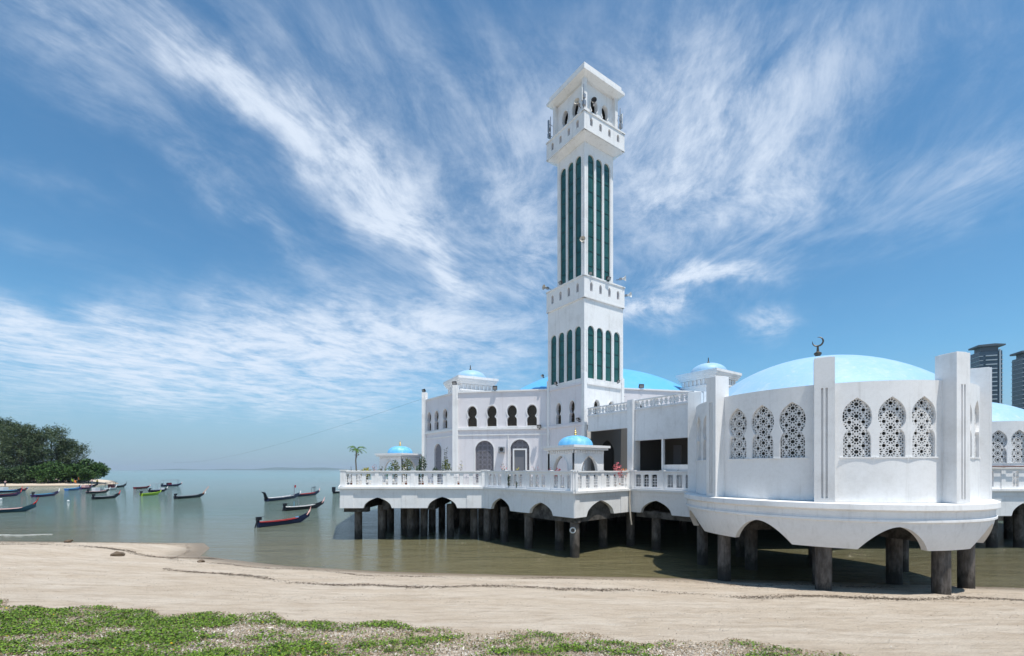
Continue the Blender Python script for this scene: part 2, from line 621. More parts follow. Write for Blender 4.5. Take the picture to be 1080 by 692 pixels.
KH = [(.47, 0), (.47, .29), (.455, .35), (.42, .40), (.36, .435), (.345, .452), (.37, .47), (.43, .52), (.475, .57), (.498, .63), (.50, .69),
      (.48, .76), (.435, .82), (.365, .87), (.27, .915), (.15, .955), (0, 1)]
KR = [(.50, 0), (.50, .30), (.47, .37), (.40, .42), (.33, .45), (.33, .475), (.40, .51), (.46, .56), (.495, .63), (.50, .71),
      (.475, .79), (.42, .86), (.33, .925), (.19, .98), (0, 1)]


def keyhole(cx, z0, w, h, prof=KH, sc=1.0):
    r = [(cx + a * w, z0 + b_ * h) for a, b_ in prof]
    return [(2 * cx - a, b_) for a, b_ in [r[0]]] + r + [(2 * cx - a, b_) for a, b_ in reversed(r[1:-1])]


def inside(poly, x, y):
    c = False
    n = len(poly)
    j = n - 1
    for i in range(n):
        xi, yi = poly[i]
        xj, yj = poly[j]
        if (yi > y) != (yj > y) and x < (xj - xi) * (y - yi) / (yj - yi) + xi:
            c = not c
        j = i
    return c


def bar_uv(mb, fr, a, b_, wd, w0, w1, us=1.0, mi=0):
    """a bar from a to b in (u,v); us scales metres to u units"""
    dx_, dy_ = (b_[0] - a[0]) / us, b_[1] - a[1]
    L = math.hypot(dx_, dy_)
    if L < 1e-6:
        return
    nx, ny = -dy_ / L * wd / 2, dx_ / L * wd / 2
    q = [(a[0] + nx * us, a[1] + ny), (a[0] - nx * us, a[1] - ny), (b_[0] - nx * us, b_[1] - ny), (b_[0] + nx * us, b_[1] + ny)]
    vs = [fr.p(s_, t_, w1) for s_, t_ in q] + [fr.p(s_, t_, w0) for s_, t_ in q]
    mb.add(vs, [(0, 1, 2, 3), (0, 4, 5, 1), (1, 5, 6, 2), (2, 6, 7, 3), (3, 7, 4, 0)], mi)


def rosette_lattice(mb, fr, poly, cx, z0, cell, wd, w0, w1, us=1.0, N=8):
    """pierced screen of eight-pointed rosettes, clipped to poly"""
    us_ = [q[0] for q in poly]
    vs_ = [q[1] for q in poly]
    nx = int((max(us_) - min(us_)) / us / cell / 2) + 2
    ny = int((max(vs_) - min(vs_)) / cell) + 2

    def seg(a, b_):
        m_ = 3
        for k in range(m_):
            p0 = (a[0] + (b_[0] - a[0]) * k / m_, a[1] + (b_[1] - a[1]) * k / m_)
            p1 = (a[0] + (b_[0] - a[0]) * (k + 1) / m_, a[1] + (b_[1] - a[1]) * (k + 1) / m_)
            if inside(poly, (p0[0] + p1[0]) / 2, (p0[1] + p1[1]) / 2):
                bar_uv(mb, fr, p0, p1, wd, w0, w1, us)
    for i in range(-nx, nx + 1):
        for j in range(-1, ny):
            x0, y0 = cx + i * cell * us, z0 + (j + 0.5) * cell
            ri, ro = cell * 0.20, cell * 0.5
            inner = [(x0 + ri * us * math.cos(2 * PI * (k + .5) / N), y0 + ri * math.sin(2 * PI * (k + .5) / N)) for k in range(N)]
            outer = [(x0 + ro * us * math.cos(2 * PI * (k + .5) / N), y0 + ro * math.sin(2 * PI * (k + .5) / N)) for k in range(N)]
            if N > 8:
                xc, yc = x0 + cell * us * .5, y0 + cell * .5
                cr_ = [(xc + cell * .19 * us * math.cos(PI * k / 4), yc + cell * .19 * math.sin(PI * k / 4)) for k in range(8)]
                for k in range(8):
                    seg(cr_[k], cr_[(k + 1) % 8])
            for k in range(N):
                seg(inner[k], inner[(k + 1) % N])
                seg(outer[k], outer[(k + 1) % N])
                seg(inner[k], outer[k])
                if N > 8:
                    a_, b_ = outer[k], outer[(k + 1) % N]
                    am = ((a_[0] + b_[0]) / 2, (a_[1] + b_[1]) / 2)
                    f = .62
                    p0 = (x0 + (inner[k][0] - x0) + (outer[k][0] - inner[k][0]) * .5, y0 + (inner[k][1] - y0) + (outer[k][1] - inner[k][1]) * .5)
                    k2 = (k + 1) % N
                    p1 = (inner[k2][0] + (outer[k2][0] - inner[k2][0]) * .5, inner[k2][1] + (outer[k2][1] - inner[k2][1]) * .5)
                    seg(p0, am)
                    seg(am, p1)


def grid_lattice(mb, fr, poly, dxu, dzv, wd, w0, w1):
    us_ = [q[0] for q in poly]
    vs_ = [q[1] for q in poly]
    u = min(us_) + dxu / 2
    st = 0.05
    while u < max(us_):
        v, run = min(vs_), None
        while v < max(vs_) + st:
            ins = inside(poly, u, v + st / 2)
            if ins and run is None: run = v
            if not ins and run is not None:
                bar_uv(mb, fr, (u, run), (u, v), wd, w0, w1)
                run = None
            v += st
        u += dxu
    v = min(vs_) + dzv
    while v < max(vs_):
        u, run = min(us_), None
        while u < max(us_) + st:
            ins = inside(poly, u + st / 2, v)
            if ins and run is None: run = u
            if not ins and run is not None:
                bar_uv(mb, fr, (run, v), (u, v), wd, w0, w1)
                run = None
            u += st
        v += dzv


def frame_loop(mb, fr, poly, wd, w0, w1, us=1.0):
    n = len(poly)
    for i in range(n):
        bar_uv(mb, fr, poly[i], poly[(i + 1) % n], wd, w0, w1, us)


def leaf_quads(centers, size, aspect=0.5, up=0.3):
    """random leaf-like quads; centers (n,3), size (n,)"""
    n = len(centers)
    d = rng.normal(size=(n, 3))
    d /= np.linalg.norm(d, axis=1)[:, None]
    e = rng.normal(size=(n, 3)) + np.array([0, 0, up])
    e = np.cross(d, e)
    e /= np.linalg.norm(e, axis=1)[:, None] + 1e-9
    size = np.asarray(size).reshape(-1, 1)
    a = d * size
    b_ = e * size * aspect
    return np.stack([centers - a, centers - b_, centers + a, centers + b_], axis=1)


def crescent(mb, c, r, up=Vector((0, 0, 1)), side=Vector((1, 0, 0)), t=0.05, tilt=0.5):
    """open crescent ring made of a tapering tube"""
    pts, rad = [], []
    for i in range(17):
        a = R(-235 + i * 290 / 16) + tilt - R(35)
        pts.append(Vector(c) + side * (r * math.cos(a)) + up * (r * math.sin(a)))
        rad.append(t * (0.12 + math.sin(PI * i / 16) ** 0.7))
    mb.tube(pts, rad, 6)


# ------------------------------------------------------------------ setting: beach, sea, far land
SHX = np.array([-400, -80, -45, -32, -18.9, -17.4, -16.3, -13, -10.6, -5.9, 0.4, 6.3, 12, 19.5, 40, 400.0])
SHY = np.array([80, 33, 29.5, 28.6, 27.9, 26.2, 23.8, 22.3, 21.3, 20.1, 19.4, 18.95, 18.3, 17.3, 14, -60.0])


def hash_noise(x, y, seed=0):
    r = np.random.default_rng(seed)
    v = np.zeros_like(x, dtype=float)
    for k in range(7):
        f = 0.25 * 1.7 ** k
        a, b_, ph, th = r.uniform(0.6, 1.4), r.uniform(0.6, 1.4), r.uniform(0, 6.28), r.uniform(0, 6.28)
        c, s_ = math.cos(th), math.sin(th)
        v += np.sin(f * a * (x * c + y * s_) + ph + 1.7 * np.sin(f * b_ * (y * c - x * s_) + ph * 2)) / 1.45 ** k
    return v / 2.6


def terr(x, y):
    x = np.asarray(x, float)
    y = np.asarray(y, float)
    best = np.full(x.shape, 1e9)
    for i in range(len(SHX) - 1):
        ax, ay_, bx2, by2 = SHX[i], SHY[i], SHX[i + 1], SHY[i + 1]
        L2 = (bx2 - ax) ** 2 + (by2 - ay_) ** 2
        t = np.clip(((x - ax) * (bx2 - ax) + (y - ay_) * (by2 - ay_)) / L2, 0, 1)
        best = np.minimum(best, np.hypot(x - ax - t * (bx2 - ax), y - ay_ - t * (by2 - ay_)))
    land = y < np.interp(x, SHX, SHY)
    nz = hash_noise(x, y * 1.6, 3)
    s_ = best + 0.12 * nz * np.clip(best, 0, 2)
    zl = 1.75 * (1 - np.exp(-s_ / 11.5)) + 0.022 * nz * np.clip(best, 0, 3) / 3
    zl = zl + (.014 * hash_noise(x * 9, y * 9, 5) + .010 * hash_noise(x * 17, y * 14, 6)) * np.clip(best - .5, 0, 1)
    step = 0.10 / (1 + np.exp(-(s_ - 3.2 - 0.6 * np.sin(x * 0.35)) * 3.0))       # the little scarp left by the last tide
    zl = zl * 0.95 + step * 0.6
    return np.where(land, zl, -np.minimum(0.09 * best, 2.5))


def grid_mesh(name, xs, ys, zf, material, smooth=True):
    X, Y = np.meshgrid(xs, ys)
    Zv = zf(X, Y)
    nx, ny = len(xs), len(ys)
    v = np.stack([X, Y, Zv], -1).reshape(-1, 3)
    i = np.arange(nx - 1)[None, :] + np.arange(ny - 1)[:, None] * nx
    f = np.stack([i, i + 1, i + nx + 1, i + nx], -1).reshape(-1, 4)
    me = bpy.data.meshes.new(name)
    me.vertices.add(len(v))
    me.vertices.foreach_set('co', v.astype(np.float32).ravel())
    me.loops.add(f.size)
    me.loops.foreach_set('vertex_index', f.astype(np.int32).ravel())
    me.polygons.add(len(f))
    me.polygons.foreach_set('loop_start', np.arange(len(f), dtype=np.int32) * 4)
    me.polygons.foreach_set('loop_total', np.full(len(f), 4, dtype=np.int32))
    me.update(calc_edges=True)
    me.polygons.foreach_set('use_smooth', [smooth] * len(f))
    me.materials.append(MATS[material])
    o = bpy.data.objects.new(name, me)
    COL.objects.link(o)
    return o


def sp(a, b_, n):
    return list(np.linspace(a, b_, n, endpoint=False))


xs = np.array(sp(-300, -60, 24) + sp(-60, -30, 120) + sp(-30, 30, 640) + sp(30, 60, 50) + sp(60, 301, 12))
ys = np.array(sp(-40, 4, 12) + sp(4, 32, 420) + sp(32, 60, 20) + sp(60, 121, 8))
tag(grid_mesh('beach', xs, ys, terr, 'sand'), kind='structure')

mb = MB()
mb.add([(-14000, -200, 0), (14000, -200, 0), (14000, 11000, 0), (-14000, 11000, 0)], [(0, 1, 2, 3)])
tag(mb.build('sea', 'sea_water', recalc=False), kind='structure')
mb = MB()
mb.add([(-14000, -400, -2.6), (14000, -400, -2.6), (14000, 11000, -2.6), (-14000, 11000, -2.6)], [(0, 1, 2, 3)])
tag(mb.build('seabed', 'sand', recalc=False), kind='structure')

# wooded sand spit where the casuarinas stand
sx, sy = np.array(sp(-330, -100, 90)), np.array(sp(100, 190, 50))


def spitz(X, Y):
    edge = np.interp(X, [-330, -160, -125, -112, -106, -100], [95, 112, 126, 136, 150, 165])
    return np.clip((Y - edge) * 0.05, -0.6, 0.9) + 0.05 * hash_noise(X * .5, Y * .5, 8) - np.clip((X + 0.925 * Y) * 0.10, 0, 2)


tag(grid_mesh('sand_spit', sx, sy, spitz, 'sand'), kind='structure')

# far hills on the horizon and the land under the tower blocks
for nm, x0, x1, y0, hh, sd_ in (('far_hills', -7200, -2400, 9000, 62, 2), ('far_hills', -2600, 900, 9800, 34, 5)):
    mb = MB()
    n = 90
    vs, fs = [], []
    for i in range(n):
        t = i / (n - 1)
        xq = x0 + (x1 - x0) * t
        h_ = hh * (math.sin(PI * t) ** 0.6) * (0.55 + 0.3 * math.sin(t * 9 + sd_) + 0.15 * math.sin(t * 31 + sd_ * 2))
        vs += [(xq, y0 - 500, -1), (xq, y0, max(h_, 1.0)), (xq, y0 + 500, -1)]
    for i in range(n - 1):
        for k in (0, 1):
            fs.append((3 * i + k, 3 * i + 3 + k, 3 * i + 4 + k, 3 * i + 1 + k))
    mb.add(vs, fs)
    tag(mb.build(nm, 'far_hill', smooth=True), kind='structure')
mb = MB()
mb.prism([(300, 300), (900, 200), (1100, 700), (500, 800), (330, 500)], -2, 1.5)
tag(mb.build('far_shore', 'far_land'), kind='structure')

mb = MB()
mb.box((0, 5000, 53), (15000, 6500, 56.7))
hz_ = MB()
m = bpy.data.materials.new('haze_air')
m.use_nodes = True
m.node_tree.nodes.clear()
o_ = m.node_tree.nodes.new('ShaderNodeOutputMaterial')
v_ = m.node_tree.nodes.new('ShaderNodeVolumePrincipled')
v_.inputs['Color'].default_value = (0.72, 0.84, 0.96, 1)
v_.inputs['Density'].default_value = 0.00008
v_.inputs['Anisotropy'].default_value = 0.2
m.node_tree.links.new(v_.outputs[0], o_.inputs['Volume'])
MATS['haze_air'] = m
tag(mb.build('haze', 'haze_air'), kind='stuff')

# ------------------------------------------------------------------ round pavilion
def pavilion():
    root = empty('round_pavilion')
    RW = 4.78
    RIMZ, WT = 3.45, 7.36
    cyl = Cyl(lambda v: RW)
    # eight wall bays with three keyhole openings each
    cents = (10.9, 22.5, 34.1)
    wd, hh, zb = 0.80, 1.93, 4.92
    us = 1 / (RW * PI / 180)             # degrees per metre
    mb = MB()
    holes = [keyhole(c, zb, wd * us, hh) for c in cents]
    cuts = [i * 1.5 for i in range(1, 30)]
    mb.panel(cyl, [(0, RIMZ), (45, RIMZ), (45, WT), (0, WT)], holes, 0.26, cu=cuts)
    wall = mb.build('wall', 'white_paint', root)
    wins = []
    for c in cents:
        poly = keyhole(c, zb, wd * us, hh)
        mb = MB()
        mb.fbox(cyl, c - 0.47 * us, c + 0.47 * us, zb - 0.045, zb, -0.25, 0.04)
        w = mb.build('window', 'white_paint', root)
        mb = MB()
        rosette_lattice(mb, cyl, poly, c, zb - .03, 0.39, 0.019, -0.13, -0.085, us, 10)
        mb.build('lattice', 'white_paint', w)
        mb = MB()
        us_ = us * wd / 2
        nseg = 4
        for k in range(nseg):
            u0, u1 = c - us_ + 2 * us_ * k / nseg, c - us_ + 2 * us_ * (k + 1) / nseg
            mb.add([cyl.p(u0, zb, -0.25), cyl.p(u1, zb, -0.25), cyl.p(u1, zb + hh, -0.25), cyl.p(u0, zb + hh, -0.25)], [(0, 1, 2, 3)])
        mb.build('pane', 'dark_pane', w)
        wins.append(w)
    # pilaster fin
    fr = Fr((-0.28, -5.17), (0.28, -5.17))
    mb = MB()
    FT = 8.17
    mb.fbox(fr, 0, 0.56, RIMZ, FT, -0.60, -0.07)
    mb.panel(fr, [(0, RIMZ), (0.56, RIMZ), (0.56, FT), (0, FT)], [[(0.19, RIMZ + 0.12), (0.25, RIMZ + 0.12), (0.25, FT - 1.0), (0.19, FT - 1.0)],
             [(0.31, RIMZ + 0.12), (0.37, RIMZ + 0.12), (0.37, FT - 1.0), (0.31, FT - 1.0)]], 0.068)
    mb.fbox(fr, 0.08, 0.48, FT, FT + 0.03, -0.55, -0.04)
    fin = mb.build('pilaster', 'white_paint', root)
    # piles in an outer ring
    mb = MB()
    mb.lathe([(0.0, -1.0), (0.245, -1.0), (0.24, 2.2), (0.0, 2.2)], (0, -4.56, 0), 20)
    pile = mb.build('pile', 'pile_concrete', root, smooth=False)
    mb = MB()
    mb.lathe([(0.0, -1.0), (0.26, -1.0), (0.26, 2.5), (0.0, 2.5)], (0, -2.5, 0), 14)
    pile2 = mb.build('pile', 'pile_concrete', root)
    mb = MB()
    mb.box((0, -3.1, 2.4), (0.2, 1.4, 0.32))
    beam = mb.build('beam', 'beam_concrete', root)
    for k in range(1, 8):
        for o in [wall, fin, pile, beam] + ([pile2] if k % 2 == 0 else []) + wins:
            c = copy_tree(o, root)
            c.rotation_euler = (0, 0, R(45 * k))
    # rim, mouldings and bowl-shaped skirt with an arch in every bay
    mb = MB()
    mb.lathe([(4.2, 3.44), (5.20, 3.44), (5.28, 3.41), (5.29, 3.24), (5.23, 3.20), (5.17, 3.18), (5.17, 3.02), (4.9, 3.02)], n=128)
    rim = mb.build('rim', 'white_paint', root)
    mb = MB()
    mb.lathe([(4.9, 2.95), (5.17, 2.95), (5.215, 2.93), (5.215, 2.86), (5.15, 2.83), (4.9, 2.83)], n=128)
    mb.build('moulding', 'white_paint', root)

    def rf(v):
        t = max(0.0, min(1.0, (3.05 - v) / 1.13))
        return 5.17 - 0.30 * t ** 1.7
    sk = Cyl(rf)
    out_ = []
    ob = [(0, 1.93)]
    hw = 11.8
    n = 12
    for i in range(2 * n + 1):
        t = -1 + i / n
        u = 22.5 + t * hw
        h_ = 0.78 * (1 - abs(t) ** 1.8)
        ob.append((u, 1.93 + h_))
    ob += [(45, 1.93), (45, 3.03), (0, 3.03)]
    mb = MB()
    mb.panel(sk, ob, [], 0.22, cu=[i * 1.5 for i in range(1, 30)], cv=[2.1, 2.3, 2.5, 2.7, 2.9])
    skirt = mb.build('skirt', 'old_white_paint', root)
    for k in range(1, 8):
        c = copy_tree(skirt, root)
        c.rotation_euler = (0, 0, R(45 * k))
    mb = MB()
    mb.lathe([(0.0, 2.72), (4.93, 2.72), (4.93, 3.0), (0.0, 3.0)], n=64)
    mb.build('floor_slab', 'beam_concrete', root)
    mb = MB()
    mb.lathe([(0.0, 7.1), (4.55, 7.1), (4.55, 7.22), (0.0, 7.22)], n=64)
    mb.build('roof', 'old_white_paint', root)
    # shallow dome and crescent finial
    mb = MB()
    a_, rise = 4.45, 1.92
    Rs = (a_ * a_ + rise * rise) / (2 * rise)
    th = math.asin(a_ / Rs)
    prof = [(Rs * math.sin(th * (1 - i / 14)) if i < 14 else 0.001, 7.26 + Rs * math.cos(th * (1 - i / 14)) - (Rs - rise)) for i in range(15)]
    mb.lathe([(a_ + .12, 7.22), (a_ + .12, 7.3)] + prof, n=96)
    dome = mb.build('dome', 'dome_pale_blue', root, smooth=True)
    mb = MB()
    mb.lathe([(0.10, 9.2), (0.10, 9.34), (0.14, 9.38), (0.14, 9.44), (0.05, 9.5), (0.035, 9.72), (0.02, 9.74)], n=12)
    crescent(mb, (0, 0, 9.92), 0.19, side=Vector((math.cos(R(-5)), math.sin(R(-5)), 0)), t=0.034, tilt=.5 + R(48))
    mb.build('finial', 'bronze', dome)
    return root


PAV = (12.94, 19.26)
pav = pavilion()
pav.location = (PAV[0], PAV[1], 0)
pav.rotation_euler = (0, 0, math.atan2(-PAV[0], PAV[1]) + R(2))
tag(pav, 'large white round pavilion with shallow pale blue dome on stilts, nearest the beach', 'pavilion', 'round pavilions')
PAV2 = (30.5, 31.3)
pav2 = copy_tree(pav)
pav2.location = (PAV2[0], PAV2[1], 0)
pav2.rotation_euler = (0, 0, math.atan2(-PAV2[0], PAV2[1]))
tag(pav2, 'far white round pavilion half hidden behind the nearest one, at the right edge', 'pavilion', 'round pavilions')

# ------------------------------------------------------------------ terrace on piles
terrace = tag(empty('terrace', (0, 28.8, 0)), 'white balustraded terrace on concrete piles running from the kiosks to the round pavilion', 'terrace')
TI = Matrix.Translation((0, -28.8, 0))
P0, P1, P2, P3, P4 = (-10.86, 28.8), (-1.78, 28.85), (3.13, 22.8), (6.83, 26.4), (9.35, 23.1)
Q1, Q2, Q3 = (17.5, 24.9), (23.0, 25.6), (42.0, 25.6)
mb = MB()
deck = [P0, P1, P2, P3, P4, (10.6, 24.5), Q1, Q2, Q3, (42, 60), (-15, 60), (-15.4, 46), (-13.4, 36)]
mb.prism([(-10.6, 29.1), (-1.65, 29.1), (3.15, 23.2), (6.85, 26.75), (9.4, 23.5), (10.4, 24.9), (17.5, 25.2), (23, 25.9), (41.7, 25.9), (41.7, 59.7), (-14.7, 59.7), (-15.1, 46), (-13.1, 36.1)], 2.9, 3.36)
mb.build('deck', 'beam_concrete', terrace, inv=TI)
mb = MB()
ins = [(-10.59, 29.1), (-1.65, 29.1), (3.15, 23.2), (6.85, 26.75), (9.4, 23.5), (10.4, 24.9), (17.5, 25.2), (23, 25.9), (41.7, 25.9), (41.7, 59.7), (-14.7, 59.7), (-15.1, 46), (-13.1, 36.1)]
mb.prism(ins, 3.364, 3.40)
mb.build('paving', 'deck_tiles', terrace, inv=TI)


def fascia(a, b_, arches, zb=2.07, inset=True):
    fr = Fr(a, b_)
    L = fr.L
    o = [(0, zb)]
    for (u0, u1, top) in arches:
        n = 10
        c, hw = (u0 + u1) / 2, (u1 - u0) / 2
        for i in range(2 * n + 1):
            t = -1 + i / n
            h_ = (top - zb) * (0.72 * math.sqrt(max(0, 1 - t * t)) + 0.28 * (1 - abs(t)))
            o.append((c + t * hw, zb + h_))
    o += [(L, zb), (L, 3.30), (0, 3.30)]
    mb = MB()
    mb.panel(fr, o, [], 0.22, w0=0.0)
    # cornice and its shadow moulding
    mb.fbox(fr, -0.06, L + 0.06, 3.30, 3.42, -0.25, 0.14)
    mb.fbox(fr, -0.03, L + 0.03, 3.22, 3.298, -0.1, 0.06)
    # raised border pieces either side of each sunk panel
    if inset and arches:
        ed = [0.0]
        for (u0, u1, top) in arches:
            ed += [max(u0 - 0.62, 0.12), min(u1 + 0.62, L - 0.12)]
        ed += [L]
        for k in range(0, len(ed), 2):
            if ed[k + 1] - ed[k] > .05:
                mb.fbox(fr, ed[k], ed[k + 1], zb + .003, 3.03, -0.05, 0.04)
        mb.fbox(fr, 0, L, 3.033, 3.217, -0.05, 0.04)
    return mb.build('fascia', 'white_paint', terrace, inv=TI)


def balustrade(a, b_, nb, off=-0.12, z0=3.42, z1=4.43, group=3):
    fr = Fr(a, b_)
    L = fr.L
    mb = MB()
    pitch = L / nb
    holes = []
    for i in range(nb):
        u0 = i * pitch
        g = (pitch - 0.46) / group
        for k in range(group):
            c = u0 + 0.23 + g * (k + 0.5)
            w = min(0.36, g * 0.62)
            holes.append([(c - w / 2, z0 + 0.13), (c + w / 2, z0 + 0.13), (c + w / 2, z1 - 0.23), (c + w * 0.42, z1 - 0.2), (c - w * 0.42, z1 - 0.2), (c - w / 2, z1 - 0.23)])
    mb.panel(fr, [(0, z0), (L, z0), (L, z1 - 0.06), (0, z1 - 0.06)], holes, 0.13, w0=off)
    mb.fbox(fr, -0.02, L + 0.02, z1 - 0.06, z1 + 0.01, off - 0.18, off + 0.06)
    for i in range(nb + 1):
        u = min(max(i * pitch, 0.13), L - 0.13)
        mb.fbox(fr, u - 0.12, u + 0.12, z0, z1 + 0.02, off - 0.17, off + 0.035)
        mb.fbox(fr, u - 0.14, u + 0.14, z1 + 0.02, z1 + 0.045, off - 0.19, off + 0.065)
    bal = mb.build('balustrade', 'white_paint', terrace, inv=TI)
    for h in holes:
        mb = MB()
        uc = (h[0][0] + h[1][0]) / 2
        w = h[1][0] - h[0][0]
        for k in range(1, 4):
            zc = z0 + 0.13 + (z1 - z0 - 0.41) * k / 4
            mb.fbox(fr, uc - w / 2, uc + w / 2, zc - 0.016, zc + 0.016, off - 0.1, off - 0.05)
        mb.fbox(fr, uc - 0.016, uc + 0.016, z0 + 0.13, z1 - 0.3, off - 0.1, off - 0.05)
        mb.build('grille', 'old_white_paint', bal, inv=TI)
    return bal


fascia(P0, P1, [(1.45, 3.25, 2.74), (5.50, 7.38, 2.78)])
fascia(P1, P2, [(0.75, 2.65, 2.78), (4.35, 6.25, 2.72)])
fascia(P2, P3, [(1.00, 3.55, 2.86)])
fascia(P3, P4, [(0.75, 2.75, 2.80)])
fascia(Q1, Q2, [(1.4, 4.0, 2.78)])
fascia(Q2, Q3, [(1.2, 3.2, 2.7), (5.1, 6.9, 2.70), (9.2, 11.2, 2.70), (13.5, 15.5, 2.7)], zb=1.9)
fascia((-13.4, 36), P0, [(1.5, 3.3, 2.7)])
fascia((-15.4, 46), (-13.4, 36), [(1.5, 3.3, 2.7), (6, 8, 2.7)])
balustrade(P0, P1, 4)
balustrade(P1, P2, 4)
balustrade(P2, P3, 2)
balustrade(P3, P4, 2)
balustrade(Q1, Q2, 3)
balustrade(Q2, Q3, 8, z1=4.62, group=2)
balustrade((-13.4, 36), P0, 4)
balustrade((-15.4, 46), (-13.4, 36), 5)
for (q, zt_) in ((P0, 4.44), (P1, 4.44), (P2, 4.44), (P3, 4.44)):
    sgn = -1 if q is P3 else 1
    off = {P0: (.15, .17), P1: (.02, .2), P2: (.02, .27), P3: (0, .22)}[q]
    mb = MB()
    mb.box((q[0] + off[0], q[1] + off[1], (3.42 + zt_) / 2), (.17, .16, (zt_ - 3.42) / 2 + .012))
    mb.box((q[0] + off[0], q[1] + off[1], zt_ + .03), (.20, .19, .025))
    mb.build('corner_post', 'white_paint', terrace, inv=TI)
# beams and piles under it
mb = MB()
mb.prism([(-3.2, 43.0), (2.0, 40.0), (44, 40.0), (44, 41.5), (2.0, 41.5), (-3.2, 43.5)], -2.5, 2.88)
mb.build('back_wall', 'beam_concrete', terrace, inv=TI)  # added wall behind the piles, makes the water under the deck reflect dark
beamrows = []
for (a, b_) in ((P1, P2), (P2, P3), (P3, P4)):
    fr = Fr(a, b_)
    mb = MB()
    mb.fbox(fr, 0.3 if a != P1 else 3.6, fr.L - 0.1, 1.80, 2.15, -0.55, -0.235)
    if b_ != P4:
        mb.fbox(fr, 4.2 if a == P1 else .8, (6.4 if a == P1 else 3.8), 2.152, 2.9, -0.5, -0.24)
    mb.build('edge_beam', 'beam_concrete', terrace, inv=TI)
mb = MB()
mb.box((-10.0, 29.4, 1.96), (0.75, 0.3, 0.16))
mb.build('pile_cap', 'beam_concrete', terrace, inv=TI)
for X in (-9.9, -8.1, -5.2, -2.5, 0.5, 3.5, 6.6, 9.6, 12.6, 15.6, 19, 22.5, 26, 29.5, 33, 36.5):
    y0 = float(np.interp(X, [-11, -1.8, 3.13, 6.83, 9.35, 17, 23, 40], [29.3, 29.4, 23.6, 27.2, 24.6, 25.6, 26.3, 26.3]))
    mb = MB()
    mb.box((X, (y0 + 56) / 2, 2.35), (0.22, (56 - y0) / 2, 0.42))
    mb.build('cross_beam', 'beam_concrete', terrace, inv=TI)
first_pile = None
pp = [(wx_(378, 29.8), 29.8), (wx_(402.5, 29.9), 29.9), (wx_(433, 30.5), 30.5), (wx_(447, 31), 31), (wx_(475, 30.6), 30.6), (wx_(500, 29.9), 29.9),
      (wx_(514, 29.0), 29.0), (wx_(557.5, 26.2), 26.2), (wx_(606.5, 23.3), 23.45), (wx_(590, 25.6), 25.6), (wx_(665, 27.1), 27.1), (wx_(636, 26.6), 26.6), (wx_(692, 25.6), 25.6),
      (wx_(532, 28.3), 28.3), (wx_(412, 33), 33), (wx_(427, 31.6), 31.6), (wx_(439, 31.9), 31.9), (wx_(456, 33), 33), (wx_(466, 34.5), 34.5), (wx_(488, 32), 32), (wx_(494, 33.5), 33.5), (wx_(508, 31.5), 31.5), (wx_(522, 30.4), 30.4), (wx_(481, 36), 36), (wx_(1046, 26.6), 26.6), (wx_(1075, 26.5), 26.5)]
for X in (-9.2, -5.6, -2.0, 1.6, 5.2, 8.8, 12.4, 16.2, 20.5, 25, 29.5, 34):
    for Y in (33.5, 38.5, 44.0, 50.0):
        pp.append((X + random.uniform(-.3, .3), Y + random.uniform(-.3, .3)))
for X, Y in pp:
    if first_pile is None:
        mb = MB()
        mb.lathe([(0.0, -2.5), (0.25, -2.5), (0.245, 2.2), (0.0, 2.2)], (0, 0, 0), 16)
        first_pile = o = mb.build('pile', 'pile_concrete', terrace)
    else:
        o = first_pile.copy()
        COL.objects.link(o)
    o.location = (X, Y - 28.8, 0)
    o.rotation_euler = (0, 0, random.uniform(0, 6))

# ------------------------------------------------------------------ prayer hall
hall = tag(empty('prayer_hall', (5, 40, 3.4)), 'white two storey mosque hall with keyhole windows and a big bright blue dome', 'mosque hall')
HI = Matrix.Translation((-5, -40, -3.4))
HZ = 10.42
WA, WB, WL = (-4.29, 34.6), (3.0, 33.25), (-7.42, 38.7)
W1, WR1, WR2 = (8.0, 32.9), (15.0, 34.6), (20.0, 40.0)


